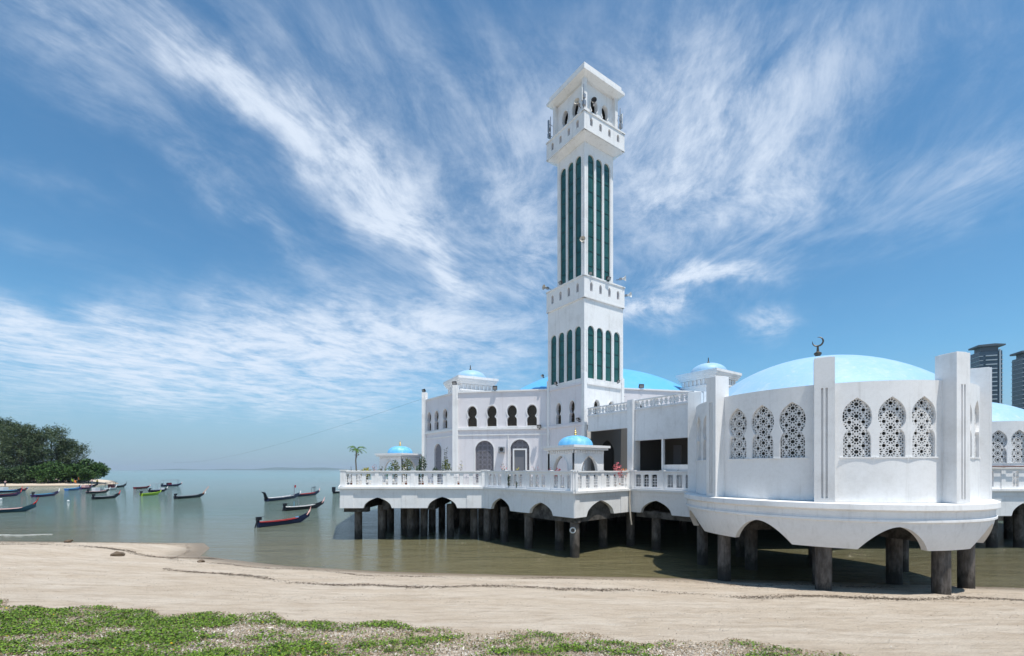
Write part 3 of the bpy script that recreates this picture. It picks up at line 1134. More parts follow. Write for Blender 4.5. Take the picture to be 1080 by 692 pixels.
def hall_wall(a, b_, keys, arches, name='wall', m_='mauve_white_paint'):
    """keys: centres u of upper keyholes; arches: (u, width, top, door?)"""
    fr = Fr(a, b_)
    L = fr.L
    mb = MB()
    holes = [keyhole(c, 7.74, kw, 1.55, KR) for c, kw in keys] + [arch(c, 3.45, w, t - w / 2, t, 9) for c, w, t, dd in arches]
    mb.panel(fr, [(0, 3.4), (L, 3.4), (L, HZ - 0.1), (0, HZ - 0.1)], holes, 0.3)
    w_ = mb.build(name, m_, hall, inv=HI)
    mb = MB()
    mb.fbox(fr, -0.02, L + 0.02, HZ - 0.1, HZ, -0.36, 0.08)
    mb.build('coping', 'white_paint', hall, inv=HI)
    mb = MB()
    mb.fbox(fr, 0, L, 7.50, 7.66, -0.02, 0.10)
    mb.fbox(fr, 0, L, 7.08, 7.16, -0.02, 0.05)
    for c, kw in keys:
        mb.fbox(fr, c - kw * .66, c - kw * .5, 7.66, 7.72, -.02, 0.08)
    mb.build('string_course', 'white_paint', hall, inv=HI)
    for c, kw in keys:
        poly = keyhole(c, 7.74, kw, 1.55, KR)
        mb = MB()
        frame_loop(mb, fr, keyhole(c, 7.72, kw * 1.14, 1.63, KR), 0.07, -0.01, 0.045)
        win = mb.build('window', 'white_paint', hall, inv=HI)
        mb = MB()
        rosette_lattice(mb, fr, poly, c, 7.74, 0.24, 0.022, -0.25, -0.22)
        mb.build('lattice', 'bronze', win, inv=HI)
        mb = MB()
        mb.fbox(fr, c - kw / 2, c + kw / 2, 7.74, 9.3, -0.33, -0.31)
        mb.build('pane', 'dark_pane', win, inv=HI)
    for c, w, t, dd in arches:
        poly = arch(c, 3.45, w, t - w / 2, t, 9)
        mb = MB()
        frame_loop(mb, fr, arch(c, 3.45, w + .08, t - w / 2, t + .04, 9), 0.07, -0.01, 0.035)
        win = mb.build('arched_window', 'white_paint', hall, inv=HI)
        mb = MB()
        rosette_lattice(mb, fr, poly, c, 3.45, 0.36, 0.030, -0.16, -0.10)
        grid_lattice(mb, fr, poly, 0.36, 0.36, 0.035, -0.17, -0.12)
        mb.build('screen', 'grey_screen', win, inv=HI)
        mb = MB()
        mb.fbox(fr, c - w / 2, c + w / 2, 3.45, t, -0.33, -0.31)
        mb.build('pane', 'dark_pane', win, inv=HI)
        if dd:
            mb = MB()
            for (u0, u1, v0, v1) in ((c - .52, c - .42, 3.4, 6.06), (c + .42, c + .52, 3.4, 6.06), (c - .42, c + .42, 5.96, 6.06)):
                mb.fbox(fr, u0, u1, v0, v1, -0.2, 0.06)
            d_ = mb.build('door', 'white_paint', hall, inv=HI)
            mb = MB()
            mb.fbox(fr, c - .42, c + .42, 3.4, 5.96, -0.1, -0.04)
            mb.build('door_leaf', 'door_grey', d_, inv=HI)
    return fr


def u_at(a, b_, px):
    """distance along the wall a-b at which the photograph's column px meets it"""
    t = (px - CX) / FPX
    return (a[0] - t * a[1]) / (t * (b_[1] - a[1]) - (b_[0] - a[0])) * math.hypot(b_[0] - a[0], b_[1] - a[1])


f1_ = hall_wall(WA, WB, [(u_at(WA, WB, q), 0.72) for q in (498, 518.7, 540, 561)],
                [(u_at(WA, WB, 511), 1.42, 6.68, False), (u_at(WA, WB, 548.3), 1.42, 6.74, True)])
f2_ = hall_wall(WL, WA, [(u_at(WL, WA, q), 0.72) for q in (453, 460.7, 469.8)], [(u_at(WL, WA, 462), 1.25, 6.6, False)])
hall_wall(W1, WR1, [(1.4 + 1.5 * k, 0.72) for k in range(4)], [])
hall_wall(WR1, WR2, [(1.2 + 1.5 * k, 0.72) for k in range(4)], [(3.5, 1.4, 6.7, False)])
for a, b_ in ((WR2, (20, 55)), ((20, 55), (-3, 58)), ((-3, 58), (-8.5, 50)), ((-8.5, 50), WL)):
    fr = Fr(a, b_)
    mb = MB()
    mb.fbox(fr, 0, fr.L, 3.4, HZ, -0.3, 0)
    mb.build('wall', 'mauve_white_paint', hall, inv=HI)
mb = MB()
mb.prism([(-4.2, 34.95), (2.6, 33.7), (8.0, 33.3), (14.9, 35.0), (19.7, 40.1), (19.7, 54.7), (-3, 57.6), (-8.3, 49.8), (-7.2, 38.8)], 9.95, 10.15)
mb.build('roof', 'old_white_paint', hall, inv=HI)
for (q, top) in ((WA, 10.9), (WL, 11.05), (WR1, 10.85), (WR2, 10.85)):
    mb = MB()
    mb.box((q[0], q[1], (top + 3.4) / 2), (0.21, 0.24, (top - 3.4) / 2))
    mb.box((q[0] + 0.10, q[1] - 0.245, (top + 3.4) / 2 - .1), (0.045, 0.03, (top - 3.4) / 2 - .1))
    mb.build('pilaster', 'white_paint', hall, inv=HI)
# main dome
mb = MB()
Rs, dc = 16.0, (8.5, 46.0)
prof = [(Rs * math.sin(R(a)), 14.42 - Rs + Rs * math.cos(R(a))) for a in np.linspace(41, 0.05, 26)]
mb.lathe([(10.6, 9.9)] + prof, (dc[0], dc[1], 0), 112)
dome = mb.build('dome', 'dome_bright_blue', hall, smooth=True, inv=HI)
mb = MB()
mb.lathe([(0.2, 14.34), (0.25, 14.54), (0.1, 14.74), (0.06, 15.4), (0.0, 15.45)], (dc[0], dc[1], 0), 10)
mb.build('finial', 'bronze', dome, inv=HI)
# corner turrets
U_, V_ = Vector((.819, .574, 0)), Vector((-.572, .82, 0))


def turret(c, w, ztop, ang):
    ax = (Vector((math.cos(ang), math.sin(ang), 0)), Vector((-math.sin(ang), math.cos(ang), 0)), Z)
    c = Vector((c[0], c[1], 0))
    mb = MB()
    h = w / 2
    mb.box(c + Z * (10.1 + ztop - 0.5) / 2, (h * .80, h * .80, (ztop - 0.5 - 10.1) / 2), ax)
    t = mb.build('turret', 'white_paint', hall, inv=HI)
    mb = MB()
    for k, (f, zz0, zz1) in enumerate(((.86, -1.18, -1.08), (.88, -.62, -.48), (.93, -.478, -.34), (.97, -.338, -.2), (1.0, -.198, 0.0))):
        mb.box(c + Z * (ztop + (zz0 + zz1) / 2), (h * f, h * f, (zz1 - zz0) / 2), ax)
    mb.build('cornice', 'white_paint', t, inv=HI)
    mb = MB()
    for s_ in range(4):
        a2 = ang + s_ * PI / 2
        n_, t_ = Vector((math.cos(a2), math.sin(a2), 0)), Vector((-math.sin(a2), math.cos(a2), 0))
        for k in range(8):
            mb.box(c + n_ * (h * .83) + t_ * (h * .8 * (-.875 + .25 * k)) + Z * (ztop - .86), (.055, .07, .2), (n_, t_, Z))
    mb.build('dentils', 'white_paint', t, inv=HI)
    mb = MB()
    mb.lathe([(1.5, 0), (1.5, .08), (1.42, .1)] + [(1.42 * math.cos(R(a)), .1 + .82 * math.sin(R(a))) for a in range(6, 90, 7)] + [(0.01, .92)], (c.x, c.y, ztop), 32)
    d = mb.build('turret_dome', 'dome_pale_blue', t, smooth=True, inv=HI)
    mb = MB()
    mb.lathe([(.09, .9), (.12, 1.0), (.05, 1.08), (.03, 1.4), (0.0, 1.42)], (c.x, c.y, ztop), 8)
    mb.build('finial', 'bronze', d, inv=HI)


cl = Vector((wx_(486, 38.6), 38.6, 0)) + (Vector((.88, .47, 0)) + Vector((-.47, .88, 0))) * 1.9
turret((cl.x - .2, cl.y), 3.8, 12.55, math.atan2(.47, .88))
cr = Vector((wx_(756, 35.4), 35.4, 0)) + (U_ + V_) * 1.85
turret((cr.x, cr.y), 3.7, 12.45, math.atan2(.574, .819))

# drain pipes on the hall front
for px in (536, 571):
    mb = MB()
    u = u_at(WA, WB, px)
    mb.tube([f1_.p(u, 3.42, .07), f1_.p(u, 7.05, .07)], .035, 8)
    mb.build('drain_pipe', 'white_paint', hall, inv=HI)

# ------------------------------------------------------------------ minaret
MC = Vector((5.25, 32.75, 0))
mina = tag(empty('minaret', (MC.x, MC.y, 3.4)), 'tall square white minaret with strips of dark green glass and a roofed balcony', 'minaret')
MI = Matrix.Translation((-MC.x, -MC.y, -3.4))


def mfaces(w):
    h = w / 2
    c = [MC - U_ * h - V_ * h, MC + U_ * h - V_ * h, MC + U_ * h + V_ * h, MC - U_ * h + V_ * h]
    # front right, back right, back left, front left  (a->b with the outside on its right)
    return [Fr(c[0], c[1]), Fr(c[1], c[2]), Fr(c[2], c[3]), Fr(c[3], c[0])]


def mring(mb, w, z0, z1, w2=None):
    if w2 is None:
        mb.box(MC + Z * (z0 + z1) / 2, (w / 2, w / 2, (z1 - z0) / 2), (U_, V_, Z))
    else:
        vs = []
        for ww, zq in ((w, z0), (w2, z1)):
            for a, b_ in ((-1, -1), (1, -1), (1, 1), (-1, 1)):
                vs.append(MC + U_ * (a * ww / 2) + V_ * (b_ * ww / 2) + Z * zq)
        mb.add(vs, [(3, 2, 1, 0), (4, 5, 6, 7), (0, 1, 5, 4), (1, 2, 6, 5), (2, 3, 7, 6), (3, 0, 4, 7)])


def glazed_stage(w, z0, z1, n, gw, g0, g1, name, pitch, mull):
    inner = MB()
    mring(inner, w - 0.62, z0, z1)
    inner.build(name + '_core', 'old_white_paint', mina, inv=MI)
    for fr in mfaces(w):
        holes = []
        us = [w / 2 + (k - (n - 1) / 2) * pitch for k in range(n)]
        for u in us:
            holes.append(arch(u, g0, gw, g1 - gw / 2, g1, 6))
        mb = MB()
        mb.panel(fr, [(0, z0), (w, z0), (w, z1), (0, z1)], holes, 0.28)
        # thin ribs between the strips
        for k in range(n + 1):
            u = us[0] - pitch / 2 + k * pitch
            mb.fbox(fr, u - 0.03, u + 0.03, g0, g1 - 0.3, -0.01, 0.035)
        mb.build(name, 'white_paint', mina, inv=MI)
        for u in us:
            mb = MB()
            mb.fbox(fr, u - gw / 2 - .01, u + gw / 2 + .01, g0 - .01, g1, -0.11, -0.09)
            win = mb.build('window', 'green_glass', mina, inv=MI)
            mb = MB()
            for q in (-1, 1):
                mb.fbox(fr, u + q * (gw / 2 - .015) - .015, u + q * (gw / 2 - .015) + .015, g0, g1 - gw / 2, -.09, -.07)
            zq = g0 + mull
            while zq < g1 - 0.2:
                mb.fbox(fr, u - gw / 2 + .03, u + gw / 2 - .03, zq - 0.022, zq + 0.022, -0.09, -0.07)
                zq += mull
            mb.build('glazing_bars', 'green_mullion', win, inv=MI)


glazed_stage(3.78, 10.35, 15.92, 4, 0.60, 10.62, 14.15, 'lower_stage', 0.84, 0.98)
glazed_stage(2.80, 17.35, 27.02, 3, 0.58, 17.45, 26.05, 'shaft', 0.78, 1.02)
# foot of the minaret with keyhole windows
for i, fr in enumerate(mfaces(3.72)):
    holes = [keyhole(c, 7.72, .55, 1.5, KR) for c in (1.15, 2.55)]
    mb = MB()
    mb.panel(fr, [(0, 3.4), (3.72, 3.4), (3.72, 10.35), (0, 10.35)], holes, 0.28)
    mb.fbox(fr, 0, 3.72, 7.48, 7.64, -.02, .10)
    mb.fbox(fr, 0.2, 3.52, 10.2, 10.347, -.02, .08)
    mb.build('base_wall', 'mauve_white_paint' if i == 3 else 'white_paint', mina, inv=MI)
    for c in (1.15, 2.55):
        mb = MB()
        frame_loop(mb, fr, keyhole(c, 7.70, .63, 1.58, KR), 0.06, -0.01, 0.04)
        win = mb.build('window', 'white_paint', mina, inv=MI)
        mb = MB()
        mb.fbox(fr, c - .28, c + .28, 7.72, 9.22, -.3, -.285)
        mb.build('pane', 'dark_pane', win, inv=MI)
        mb = MB()
        rosette_lattice(mb, fr, keyhole(c, 7.72, .55, 1.5, KR), c, 7.72, 0.24, 0.02, -0.24, -0.2)
        mb.build('lattice', 'bronze', win, inv=MI)
for fr in mfaces(3.9):
    mb = MB()
    mb.fbox(fr, 0.0, 0.26, 3.4, 10.95, -0.26, 0.0)
    mb.build('corner_pilaster', 'white_paint', mina, inv=MI)


def parapet(w, z0, z1, name, n=4):
    """band with a row of small arched niches"""
    mb = MB()
    mring(mb, w - 0.5, z0, z0 + 0.12)
    mb.build('floor_slab', 'old_white_paint', mina, inv=MI)
    for fr in mfaces(w):
        us = [w / 2 + (k - (n - 1) / 2) * (w - .45) / n for k in range(n)]
        hz = (z1 - z0)
        holes = [arch(u, z0 + hz * .30, 0.24, z0 + hz * .62, z0 + hz * .76, 4) for u in us]
        mb = MB()
        mb.panel(fr, [(0, z0), (w, z0), (w, z1), (0, z1)], holes, 0.22)
        mb.fbox(fr, -0.03, w + 0.03, z1, z1 + 0.09, -0.26, 0.05)
        mb.fbox(fr, 0.0, w, z0 - .1, z0 - .002, -0.24, 0.03)
        b_ = mb.build(name, 'white_paint', mina, inv=MI)
        for u in us:
            mb = MB()
            mb.fbox(fr, u - .13, u + .13, z0 + hz * .28, z0 + hz * .78, -.17, -.13)
            mb.build('niche_back', 'grey_screen', b_, inv=MI)


parapet(3.92, 16.02, 17.35, 'lower_parapet')
parapet(3.92, 27.12, 28.25, 'balcony_parapet')
mb = MB()
mring(mb, 2.9, 26.75, 27.0, 3.86)
mb.build('balcony_slab', 'old_white_paint', mina, inv=MI)
# belfry
for fr in mfaces(2.78):
    mb = MB()
    mb.panel(fr, [(0, 27.2), (2.78, 27.2), (2.78, 30.95), (0, 30.95)], [keyhole(c, 28.25, .62, 1.75, KR) for c in (.86, 1.92)], .22)
    b_ = mb.build('belfry_wall', 'white_paint', mina, inv=MI)
    for c in (.86, 1.92):
        mb = MB()
        frame_loop(mb, fr, keyhole(c, 28.24, .72, 1.82, KR), 0.07, -0.01, 0.05)
        mb.build('window_surround', 'white_paint', b_, inv=MI)
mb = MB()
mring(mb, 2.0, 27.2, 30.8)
mb.build('belfry_core', 'unlit_room_black', mina, inv=MI)
for sx_, sy_ in ((-1, -1), (1, -1), (1, 1), (-1, 1)):
    mb = MB()
    c = MC + U_ * (1.50 * sx_) + V_ * (1.50 * sy_)
    mb.box(c + Z * 29.1, (.13, .13, 1.86), (U_, V_, Z))
    mb.build('corner_post', 'white_paint', mina, inv=MI)
mb = MB()
mring(mb, 3.1, 30.82, 31.02, 3.92)
mring(mb, 3.94, 31.022, 31.2)
mring(mb, 3.8, 31.202, 31.32)
mring(mb, 3.62, 31.322, 31.62)
mb.build('roof_slab', 'white_paint', mina, inv=MI)

# ------------------------------------------------------------------ open-sided wing between the minaret and the pavilion
wing = tag(empty('porch_wing', (7.2, 27, 3.4)), 'low white porch wing with lattice parapet and dark open bays, between minaret and round pavilion', 'porch')
WI = Matrix.Translation((-7.2, -27, -3.4))
wf = Fr((4.98, 29.85), (9.45, 23.55))
uP = 3.42
L = wf.L
mb = MB()
mb.fbox(wf, 0, uP, 7.0, 7.98, -.25, 0)
mb.fbox(wf, 0, uP, 7.98, 8.06, -.25, .07)
mb.fbox(wf, uP + .45, L, 6.2, 7.98, -.25, 0)
mb.fbox(wf, uP + .45, L, 7.98, 8.06, -.25, .07)
mb.build('fascia_wall', 'old_white_paint', wing, inv=WI)
mb = MB()
mb.fbox(wf, uP, uP + .45, 3.4, 8.62, -.45, .16)
mb.fbox(wf, uP + .36, uP + .42, 3.4, 8.62, .16, .2)
mb.build('pillar', 'white_paint', wing, inv=WI)


def latt(u0, u1, z0, z1, nb):
    mb = MB()
    fr = wf
    mb.fbox(fr, u0, u1, z0, z0 + .05, -.14, -.03)
    mb.fbox(fr, u0, u1, z1 - .07, z1, -.2, .04)
    bw = (u1 - u0) / nb
    for i in range(nb + 1):
        u = u0 + i * bw
        mb.fbox(fr, max(u - .05, u0), min(u + .05, u1), z0 + .05, z1 - .07, -.16, 0)
    for i in range(nb):
        n = max(2, int(bw / .27))
        cw = (bw - .1) / n
        for k in range(n):
            a = u0 + i * bw + .05 + k * cw
            zc = (z0 + z1) / 2 - .01
            for (p0, p1) in (((a, zc), (a + cw, zc)), ((a + cw / 2, z0 + .05), (a + cw / 2, z1 - .07)),
                             ((a + cw * .25, zc - .12), (a + cw * .75, zc - .12)), ((a + cw * .25, zc + .12), (a + cw * .75, zc + .12)),
                             ((a + cw * .25, zc - .12), (a + cw * .25, zc + .12)), ((a + cw * .75, zc - .12), (a + cw * .75, zc + .12))):
                bar_uv(mb, fr, p0, p1, .035, -.11, -.05)
    mb.build('lattice_parapet', 'white_paint', wing, inv=WI)


latt(0, uP, 8.06, 8.55, 2)
latt(uP + .45, L, 8.06, 8.58, 3)
mb = MB()
mb.fbox(wf, 0, L, 7.6, 7.75, -3.0, -.26)
mb.build('ceiling', 'old_white_paint', wing, inv=WI)
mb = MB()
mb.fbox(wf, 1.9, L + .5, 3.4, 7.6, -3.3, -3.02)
mb.build('back_wall', 'interior_shade_grey', wing, inv=WI)
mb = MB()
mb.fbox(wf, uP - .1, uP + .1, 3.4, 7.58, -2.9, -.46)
mb.build('cross_wall', 'interior_shade_grey', wing, inv=WI)
mb = MB()
uc = u_at((4.98, 29.85), (9.45, 23.55), 698)
mb.fbox(wf, uc - .06, uc + .06, 3.4, 6.2, -.2, -.05)
mb.build('column', 'white_paint', wing, inv=WI)
mb = MB()
mb.fbox(wf, uc + .06, L - .1, 3.4, 4.78, -.2, -.08)
mb.build('low_wall', 'white_paint', wing, inv=WI)
for (u0, u1, z1, m_, nm) in ((uc + .5, uc + 1.2, 5.6, 'wood_brown', 'cupboard'), (uP + 1.0, uP + 1.5, 6.0, 'door_grey', 'inner_door'), (L - .8, L - .2, 6.5, 'unlit_room_black', 'opening_dark_panel')):  # the last one is a dark panel painted as an unlit opening
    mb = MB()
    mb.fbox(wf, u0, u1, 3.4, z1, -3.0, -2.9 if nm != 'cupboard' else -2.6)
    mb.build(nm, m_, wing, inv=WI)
if_ = Fr((5.12, 29.86), (5.12 + .819 * 4.2, 29.86 + .574 * 4.2))
mb = MB()
mb.panel(if_, [(0.0, 3.4), (4.2, 3.4), (4.2, 7.58), (0.0, 7.58)], [arch(1.5, 3.45, 1.3, 5.7, 6.5, 8, .3)], .05, w0=.12)
mb.build('arch_shade_panel', 'interior_shade_grey', wing, inv=WI)  # dark panel added before the white minaret face, porch shade as colour
mb = MB()
mb.fbox(if_, .8, 2.2, 3.4, 6.6, .03, .06)
mb.build('inner_door', 'unlit_room_black', wing, inv=WI)  # black sheet behind the arch, painted as an unlit doorway
mb = MB()
mb.fbox(wf, L - .15, L + .5, 3.4, 8.5, -3.0, -.02)
mb.build('end_wall', 'old_white_paint', wing, inv=WI)

# ------------------------------------------------------------------ kiosks
def kiosk(c, w, ax, name='kiosk'):
    root = empty(name, (c[0], c[1], 3.4), math.atan2(ax[1], ax[0]))
    h = w / 2
    corners = [(-h, -h), (h, -h), (h, h), (-h, h)]
    for i in range(4):
        a, b_ = corners[i], corners[(i + 1) % 4]
        fr = Fr(a, b_)
        mb = MB()
        mb.panel(fr, [(0, 0), (w, 0), (w, 2.2), (0, 2.2)], [arch(w / 2, 0.04, w * .54, .95, 1.88, 9, .12)], .16)
        frame_loop(mb, fr, arch(w / 2, 0.02, w * .57, .96, 1.92, 9, .12), .05, -.01, .03)
        nd = 12
        for k in range(nd):
            mb.fbox(fr, w * (k + .25) / nd, w * (k + .75) / nd, 2.02, 2.18, .0, .06)
        mb.build('wall', 'white_paint', root)
    mb = MB()
    mb.box((0, 0, 2.26), (h + .18, h + .18, .058))
    mb.box((0, 0, 2.385), (h + .27, h + .27, .065))
    mb.build('cornice', 'white_paint', root)
    mb = MB()
    n = 48
    prof = [(1.0, 0), (1.0, .06)] + [(1.0 * math.cos(R(a)) ** .85, .06 + .56 * math.sin(R(a))) for a in range(6, 90, 6)] + [(.02, .62)]
    # lightly gored shell
    vs, fs = [], []
    rd = h * .88
    for r, zq in prof:
        for k in range(n):
            a = 2 * PI * k / n
            rr = r * rd * (1 - .035 * (abs(math.cos(a * 6)) < .35) * (zq > .1))
            vs.append((rr * math.cos(a), rr * math.sin(a), 2.45 + zq * rd / 1.0))
    for i in range(len(prof) - 1):
        for k in range(n):
            k2 = (k + 1) % n
            fs.append((i * n + k, i * n + k2, (i + 1) * n + k2, (i + 1) * n + k))
    mb.add(vs, fs)
    d = mb.build('dome', 'dome_kiosk_blue', root, smooth=True)
    mb = MB()
    zt = 2.45 + .6 * rd
    mb.lathe([(.07, 0), (.09, .06), (.05, .1), (.08, .17), (.04, .22), (.06, .28), (.025, .33), (.02, .44), (0, .46)], (0, 0, zt), 10)
    mb.build('finial', 'gold', d)
    mb = MB()
    mb.box((0, 0, .03), (h - .17, h - .17, .03))
    mb.build('floor', 'deck_tiles', root)
    return root


kc = Vector((3.3, 24.2, 0)) + (U_ + V_) * 1.42
k1 = kiosk((kc.x, kc.y), 2.25, (U_.x, U_.y))
tag(k1, 'small white arched kiosk with gold-tipped blue dome, at the terrace corner before the minaret', 'kiosk', 'small domed kiosks')
k2 = copy_tree(k1)
k2.location = (wx_(422, 41), 41, 3.2)
k2.rotation_euler = (0, 0, R(62))
k2.scale = (1.12, 1.12, 1.12)
tag(k2, 'distant small domed kiosk among plants on the terrace, left of the hall', 'kiosk', 'small domed kiosks')

# ------------------------------------------------------------------ tower blocks far behind
def tower(px0, px1, ytop, d, label, bars):
    x0, x1 = wx_(px0, d), wx_(px1, d)
    cx_, w = (x0 + x1) / 2, (x1 - x0)
    H_ = wz_(ytop, d)
    root = tag(empty('apartment_tower', (cx_, d, 1.5), R(-18)), label, 'apartment tower', 'glass apartment towers')
    mb = MB()
    hw = w * .42
    mb.box((0, 0, H_ * .47), (hw, hw * .8, H_ * .47))
    mb.build('glass_walls', 'tower_glass', root)
    mb = MB()
    nfl = int(H_ / 3.3)
    for k in range(nfl - 2):
        zc = 3.3 * (k + 1)
        # curved balcony slab on the front, set-back slabs at the sides
        poly = [(-hw * .5, -hw * .8), (-hw * .5, -hw * .92), (hw * .5, -hw * .92), (hw * .5, -hw * .8)]
        mb.prism(poly, zc, zc + .7)
        mb.box((-hw * .88, 0, zc + .25), (hw * .17, hw * .85, .2))
        mb.box((hw * .95, 0, zc + .25), (hw * .12, hw * .84, .22))
    mb.build('balconies', 'tower_slab', root)
    mb = MB()
    mb.box((hw * .76, -hw * .83, H_ * .475), (hw * .06, hw * .08, H_ * .475))
    mb.build('vertical_fin', 'tower_slab', root)
    mb = MB()
    mb.box((0, 0, H_ - 4.5), (hw * .75, hw * .62, 3.4))
    mb.build('crown', 'tower_dark', root)
    mb = MB()
    vs = [(-hw * 1.15, -hw * .9, H_ - 2.2), (hw * 1.25, -hw * .9, H_ - 2.2), (hw * 1.25, hw * .9, H_ - 2.2), (-hw * 1.15, hw * .9, H_ - 2.2),
          (-hw * 1.15, -hw * .9, H_ - .9), (hw * .3, -hw * .9, H_ - .4), (hw * 1.25, -hw * .9, H_ - 1.2), (hw * 1.25, hw * .9, H_ - 1.2), (hw * .3, hw * .9, H_ - .4), (-hw * 1.15, hw * .9, H_ - .9)]
    mb.add(vs, [(0, 1, 2, 3), (4, 5, 8, 9), (5, 6, 7, 8), (0, 4, 9, 3), (1, 2, 7, 6), (0, 1, 6, 5, 4), (3, 9, 8, 7, 2)])
    mb.build('roof', 'tower_dark', root)


tower(1029, 1051, 366, 350, 'glass apartment tower with flat winged roof rising just behind the round pavilion', 5)
tower(1074, 1097, 372, 345, 'darker glass apartment tower cut off by the right edge of the view', 5)

# ------------------------------------------------------------------ lamps and loudspeakers
def horn(loc, aim, label, m_='beige_plastic', s=1.0):
    root = empty('loudspeaker', loc, math.atan2(aim[1], aim[0]))
    mb = MB()
    prof = [(.05, 0), (.06, .05), (.09, .14), (.16, .24), (.19, .27), (.17, .255), (.03, .16)]
    n = 14
    vs, fs = [], []
    for r, l in prof:
        for k in range(n):
            a = 2 * PI * k / n
            vs.append((l * s, r * s * math.cos(a), r * s * math.sin(a) + .0))
    for i in range(len(prof) - 1):
        for k in range(n):
            k2 = (k + 1) % n
            fs.append((i * n + k, i * n + k2, (i + 1) * n + k2, (i + 1) * n + k))
    mb.add(vs, fs)
    mb.build('horn', m_, root)
    mb = MB()
    mb.box((-.08 * s, 0, 0), (.10 * s, .07 * s, .07 * s))
    mb.build('driver', 'grey_metal', root)
    mb = MB()
    mb.tube([(-.4 * s, 0, -.02), (-.1 * s, 0, -.02)], .02, 6)
    mb.build('bracket', 'black_metal', root)
    tag(root, label, 'loudspeaker', 'horn loudspeakers on the minaret')
    return root


def mpt(a, b_, z):
    return tuple(MC + U_ * a + V_ * b_ + Z * z)


horn(mpt(-2.1, -2.0, 19.6 - .05), (-.3, -1), 'beige horn loudspeaker facing the beach, on the corner above the lower parapet')
horn(mpt(-2.2, 1.65, 17.62), (-1, -.6), 'beige horn loudspeaker on the seaward edge of the lower parapet')
horn(mpt(1.75, -1.9, 18.0), (.8, -.3), 'white horn loudspeaker beside the glass shaft, facing the towers', 'cream_plastic')
horn(mpt(2.2, -2.0, 16.9), (.9, -.6), 'white horn loudspeaker at the outer corner under the lower parapet lip', 'cream_plastic')
horn(mpt(-2.1, -1.55, 28.85), (-.6, -1), 'small beige horn loudspeaker on the balcony by its front corner')
horn(mpt(-1.2, -2.1, 28.95), (-.2, -1), 'black horn loudspeaker under the minaret roof beside the corner post', 'black_metal')


def flood(loc, aim, label, s=1.0, down=.5):
    root = empty('floodlight', loc, math.atan2(aim[1], aim[0]))
    mb = MB()
    s *= .68
    ax = (Vector((math.cos(down), 0, -math.sin(down))), Vector((0, 1, 0)), Vector((math.sin(down), 0, math.cos(down))))
    mb.box((.1 * s, 0, .16 * s), (.08 * s, .17 * s, .13 * s), ax)
    mb.build('housing', 'black_metal', root)
    mb = MB()
    mb.box(Vector((.1 * s, 0, .16 * s)) + ax[0] * .083 * s, (.005, .14 * s, .1 * s), ax)
    mb.build('glass', 'grey_metal', root)
    mb = MB()
    mb.tube([(-.05 * s, 0, -.05), (.06 * s, 0, .1 * s)], .025 * s, 6)
    mb.box((-.02, 0, -.03), (.07 * s, .07 * s, .02))
    mb.build('bracket', 'black_metal', root)
    tag(root, label, 'floodlight', 'black floodlights')
    return root


def at(px, py, d):
    return (wx_(px, d), d, wz_(py, d))


flood((WL[0], WL[1], 11.07), (-1, -1), 'black floodlight on top of the seaward end pilaster of the hall', 1.4)
flood((WA[0] - .05, WA[1], 10.92), (-.3, -1), 'black floodlight on the pilaster where the two hall walls meet', 1.4)
flood((wx_(522, 33.9), 34.0, 10.44), (0, -1), 'black floodlight on the hall parapet midway to the minaret', 1.5)
flood(at(569, 452, 33.1), (-.4, -1), 'black floodlight on the hall string course beside the minaret', 1.3)
flood((wx_(676, 33.3), 33.3, 10.44), (0, -1), 'round black floodlight on the hall parapet in front of the big dome', 1.5)
flood(at(573, 398, 33.2), (-1, -.4), 'black floodlight standing out from the minaret near the big dome', 1.0)
flood(mpt(-1.4, -1.96, 17.46), (0, -1), 'black floodlight on the lower parapet near its front corner, landward face', 1.0)
flood(mpt(.2, -2.0, 17.46), (.5, -1), 'black floodlight on the lower parapet, middle of the landward face', 1.3)
flood(mpt(-1.96, .3, 17.46), (-1, -.5), 'black floodlight on the lower parapet, seaward face', 1.2)
flood(mpt(-2.2, .55, 10.45), (-1, -.5), 'black floodlight on an arm under the green strips, seaward face', 1.1)
flood(mpt(.9, -2.3, 10.5), (.3, -1), 'black floodlight on an arm under the green strips, landward face', .9)
flood(mpt(-2.0, -1.5, 7.75), (-1, -.5), 'black floodlight low on the minaret above the kiosk dome', 1.1)
flood(mpt(2.1, -1.6, 9.6), (.8, -.5), 'pair-side black floodlight at the foot pilaster above the porch wing', 1.1)

for (a, b_, lab) in ((-1.78, -1.72, 'mobile aerial rack at the front corner of the minaret balcony'), (1.78, -1.72, 'mobile aerial rack at the landward corner of the minaret balcony'),
                     (-1.78, 1.72, 'mobile aerial rack at the seaward corner of the minaret balcony')):
    root = empty('aerial_rack', mpt(a, b_, 28.3), math.atan2(.574, .819))
    sx_, sy_ = (1 if a > 0 else -1), (1 if b_ > 0 else -1)
    mb = MB()
    mb.tube([(0, 0, 0), (0, 0, 1.9)], .03, 6)
    mb.tube([(-.2 * sx_, 0, .5), (.15 * sx_, 0, .5)], .02, 6)
    mb.tube([(-.2 * sx_, 0, 1.3), (.15 * sx_, 0, 1.3)], .02, 6)
    mb.build('mast', 'grey_metal', root)
    mb = MB()
    mb.box((.17 * sx_, .02, 1.15), (.04, .07, .42))
    mb.build('panel_aerial', 'cream_plastic' if a > 0 or b_ < 0 else 'grey_metal', root)
    mb = MB()
    mb.box((-.05, .1 * sy_, .55), (.1, .08, .16))
    mb.build('radio_box', 'grey_metal', root)
    mb = MB()
    mb.box((-.05, .1 * sy_, 1.0), (.08, .07, .12))
    mb.build('radio_box', 'grey_metal', root)
    tag(root, lab, 'aerial', 'aerial racks on the minaret balcony')

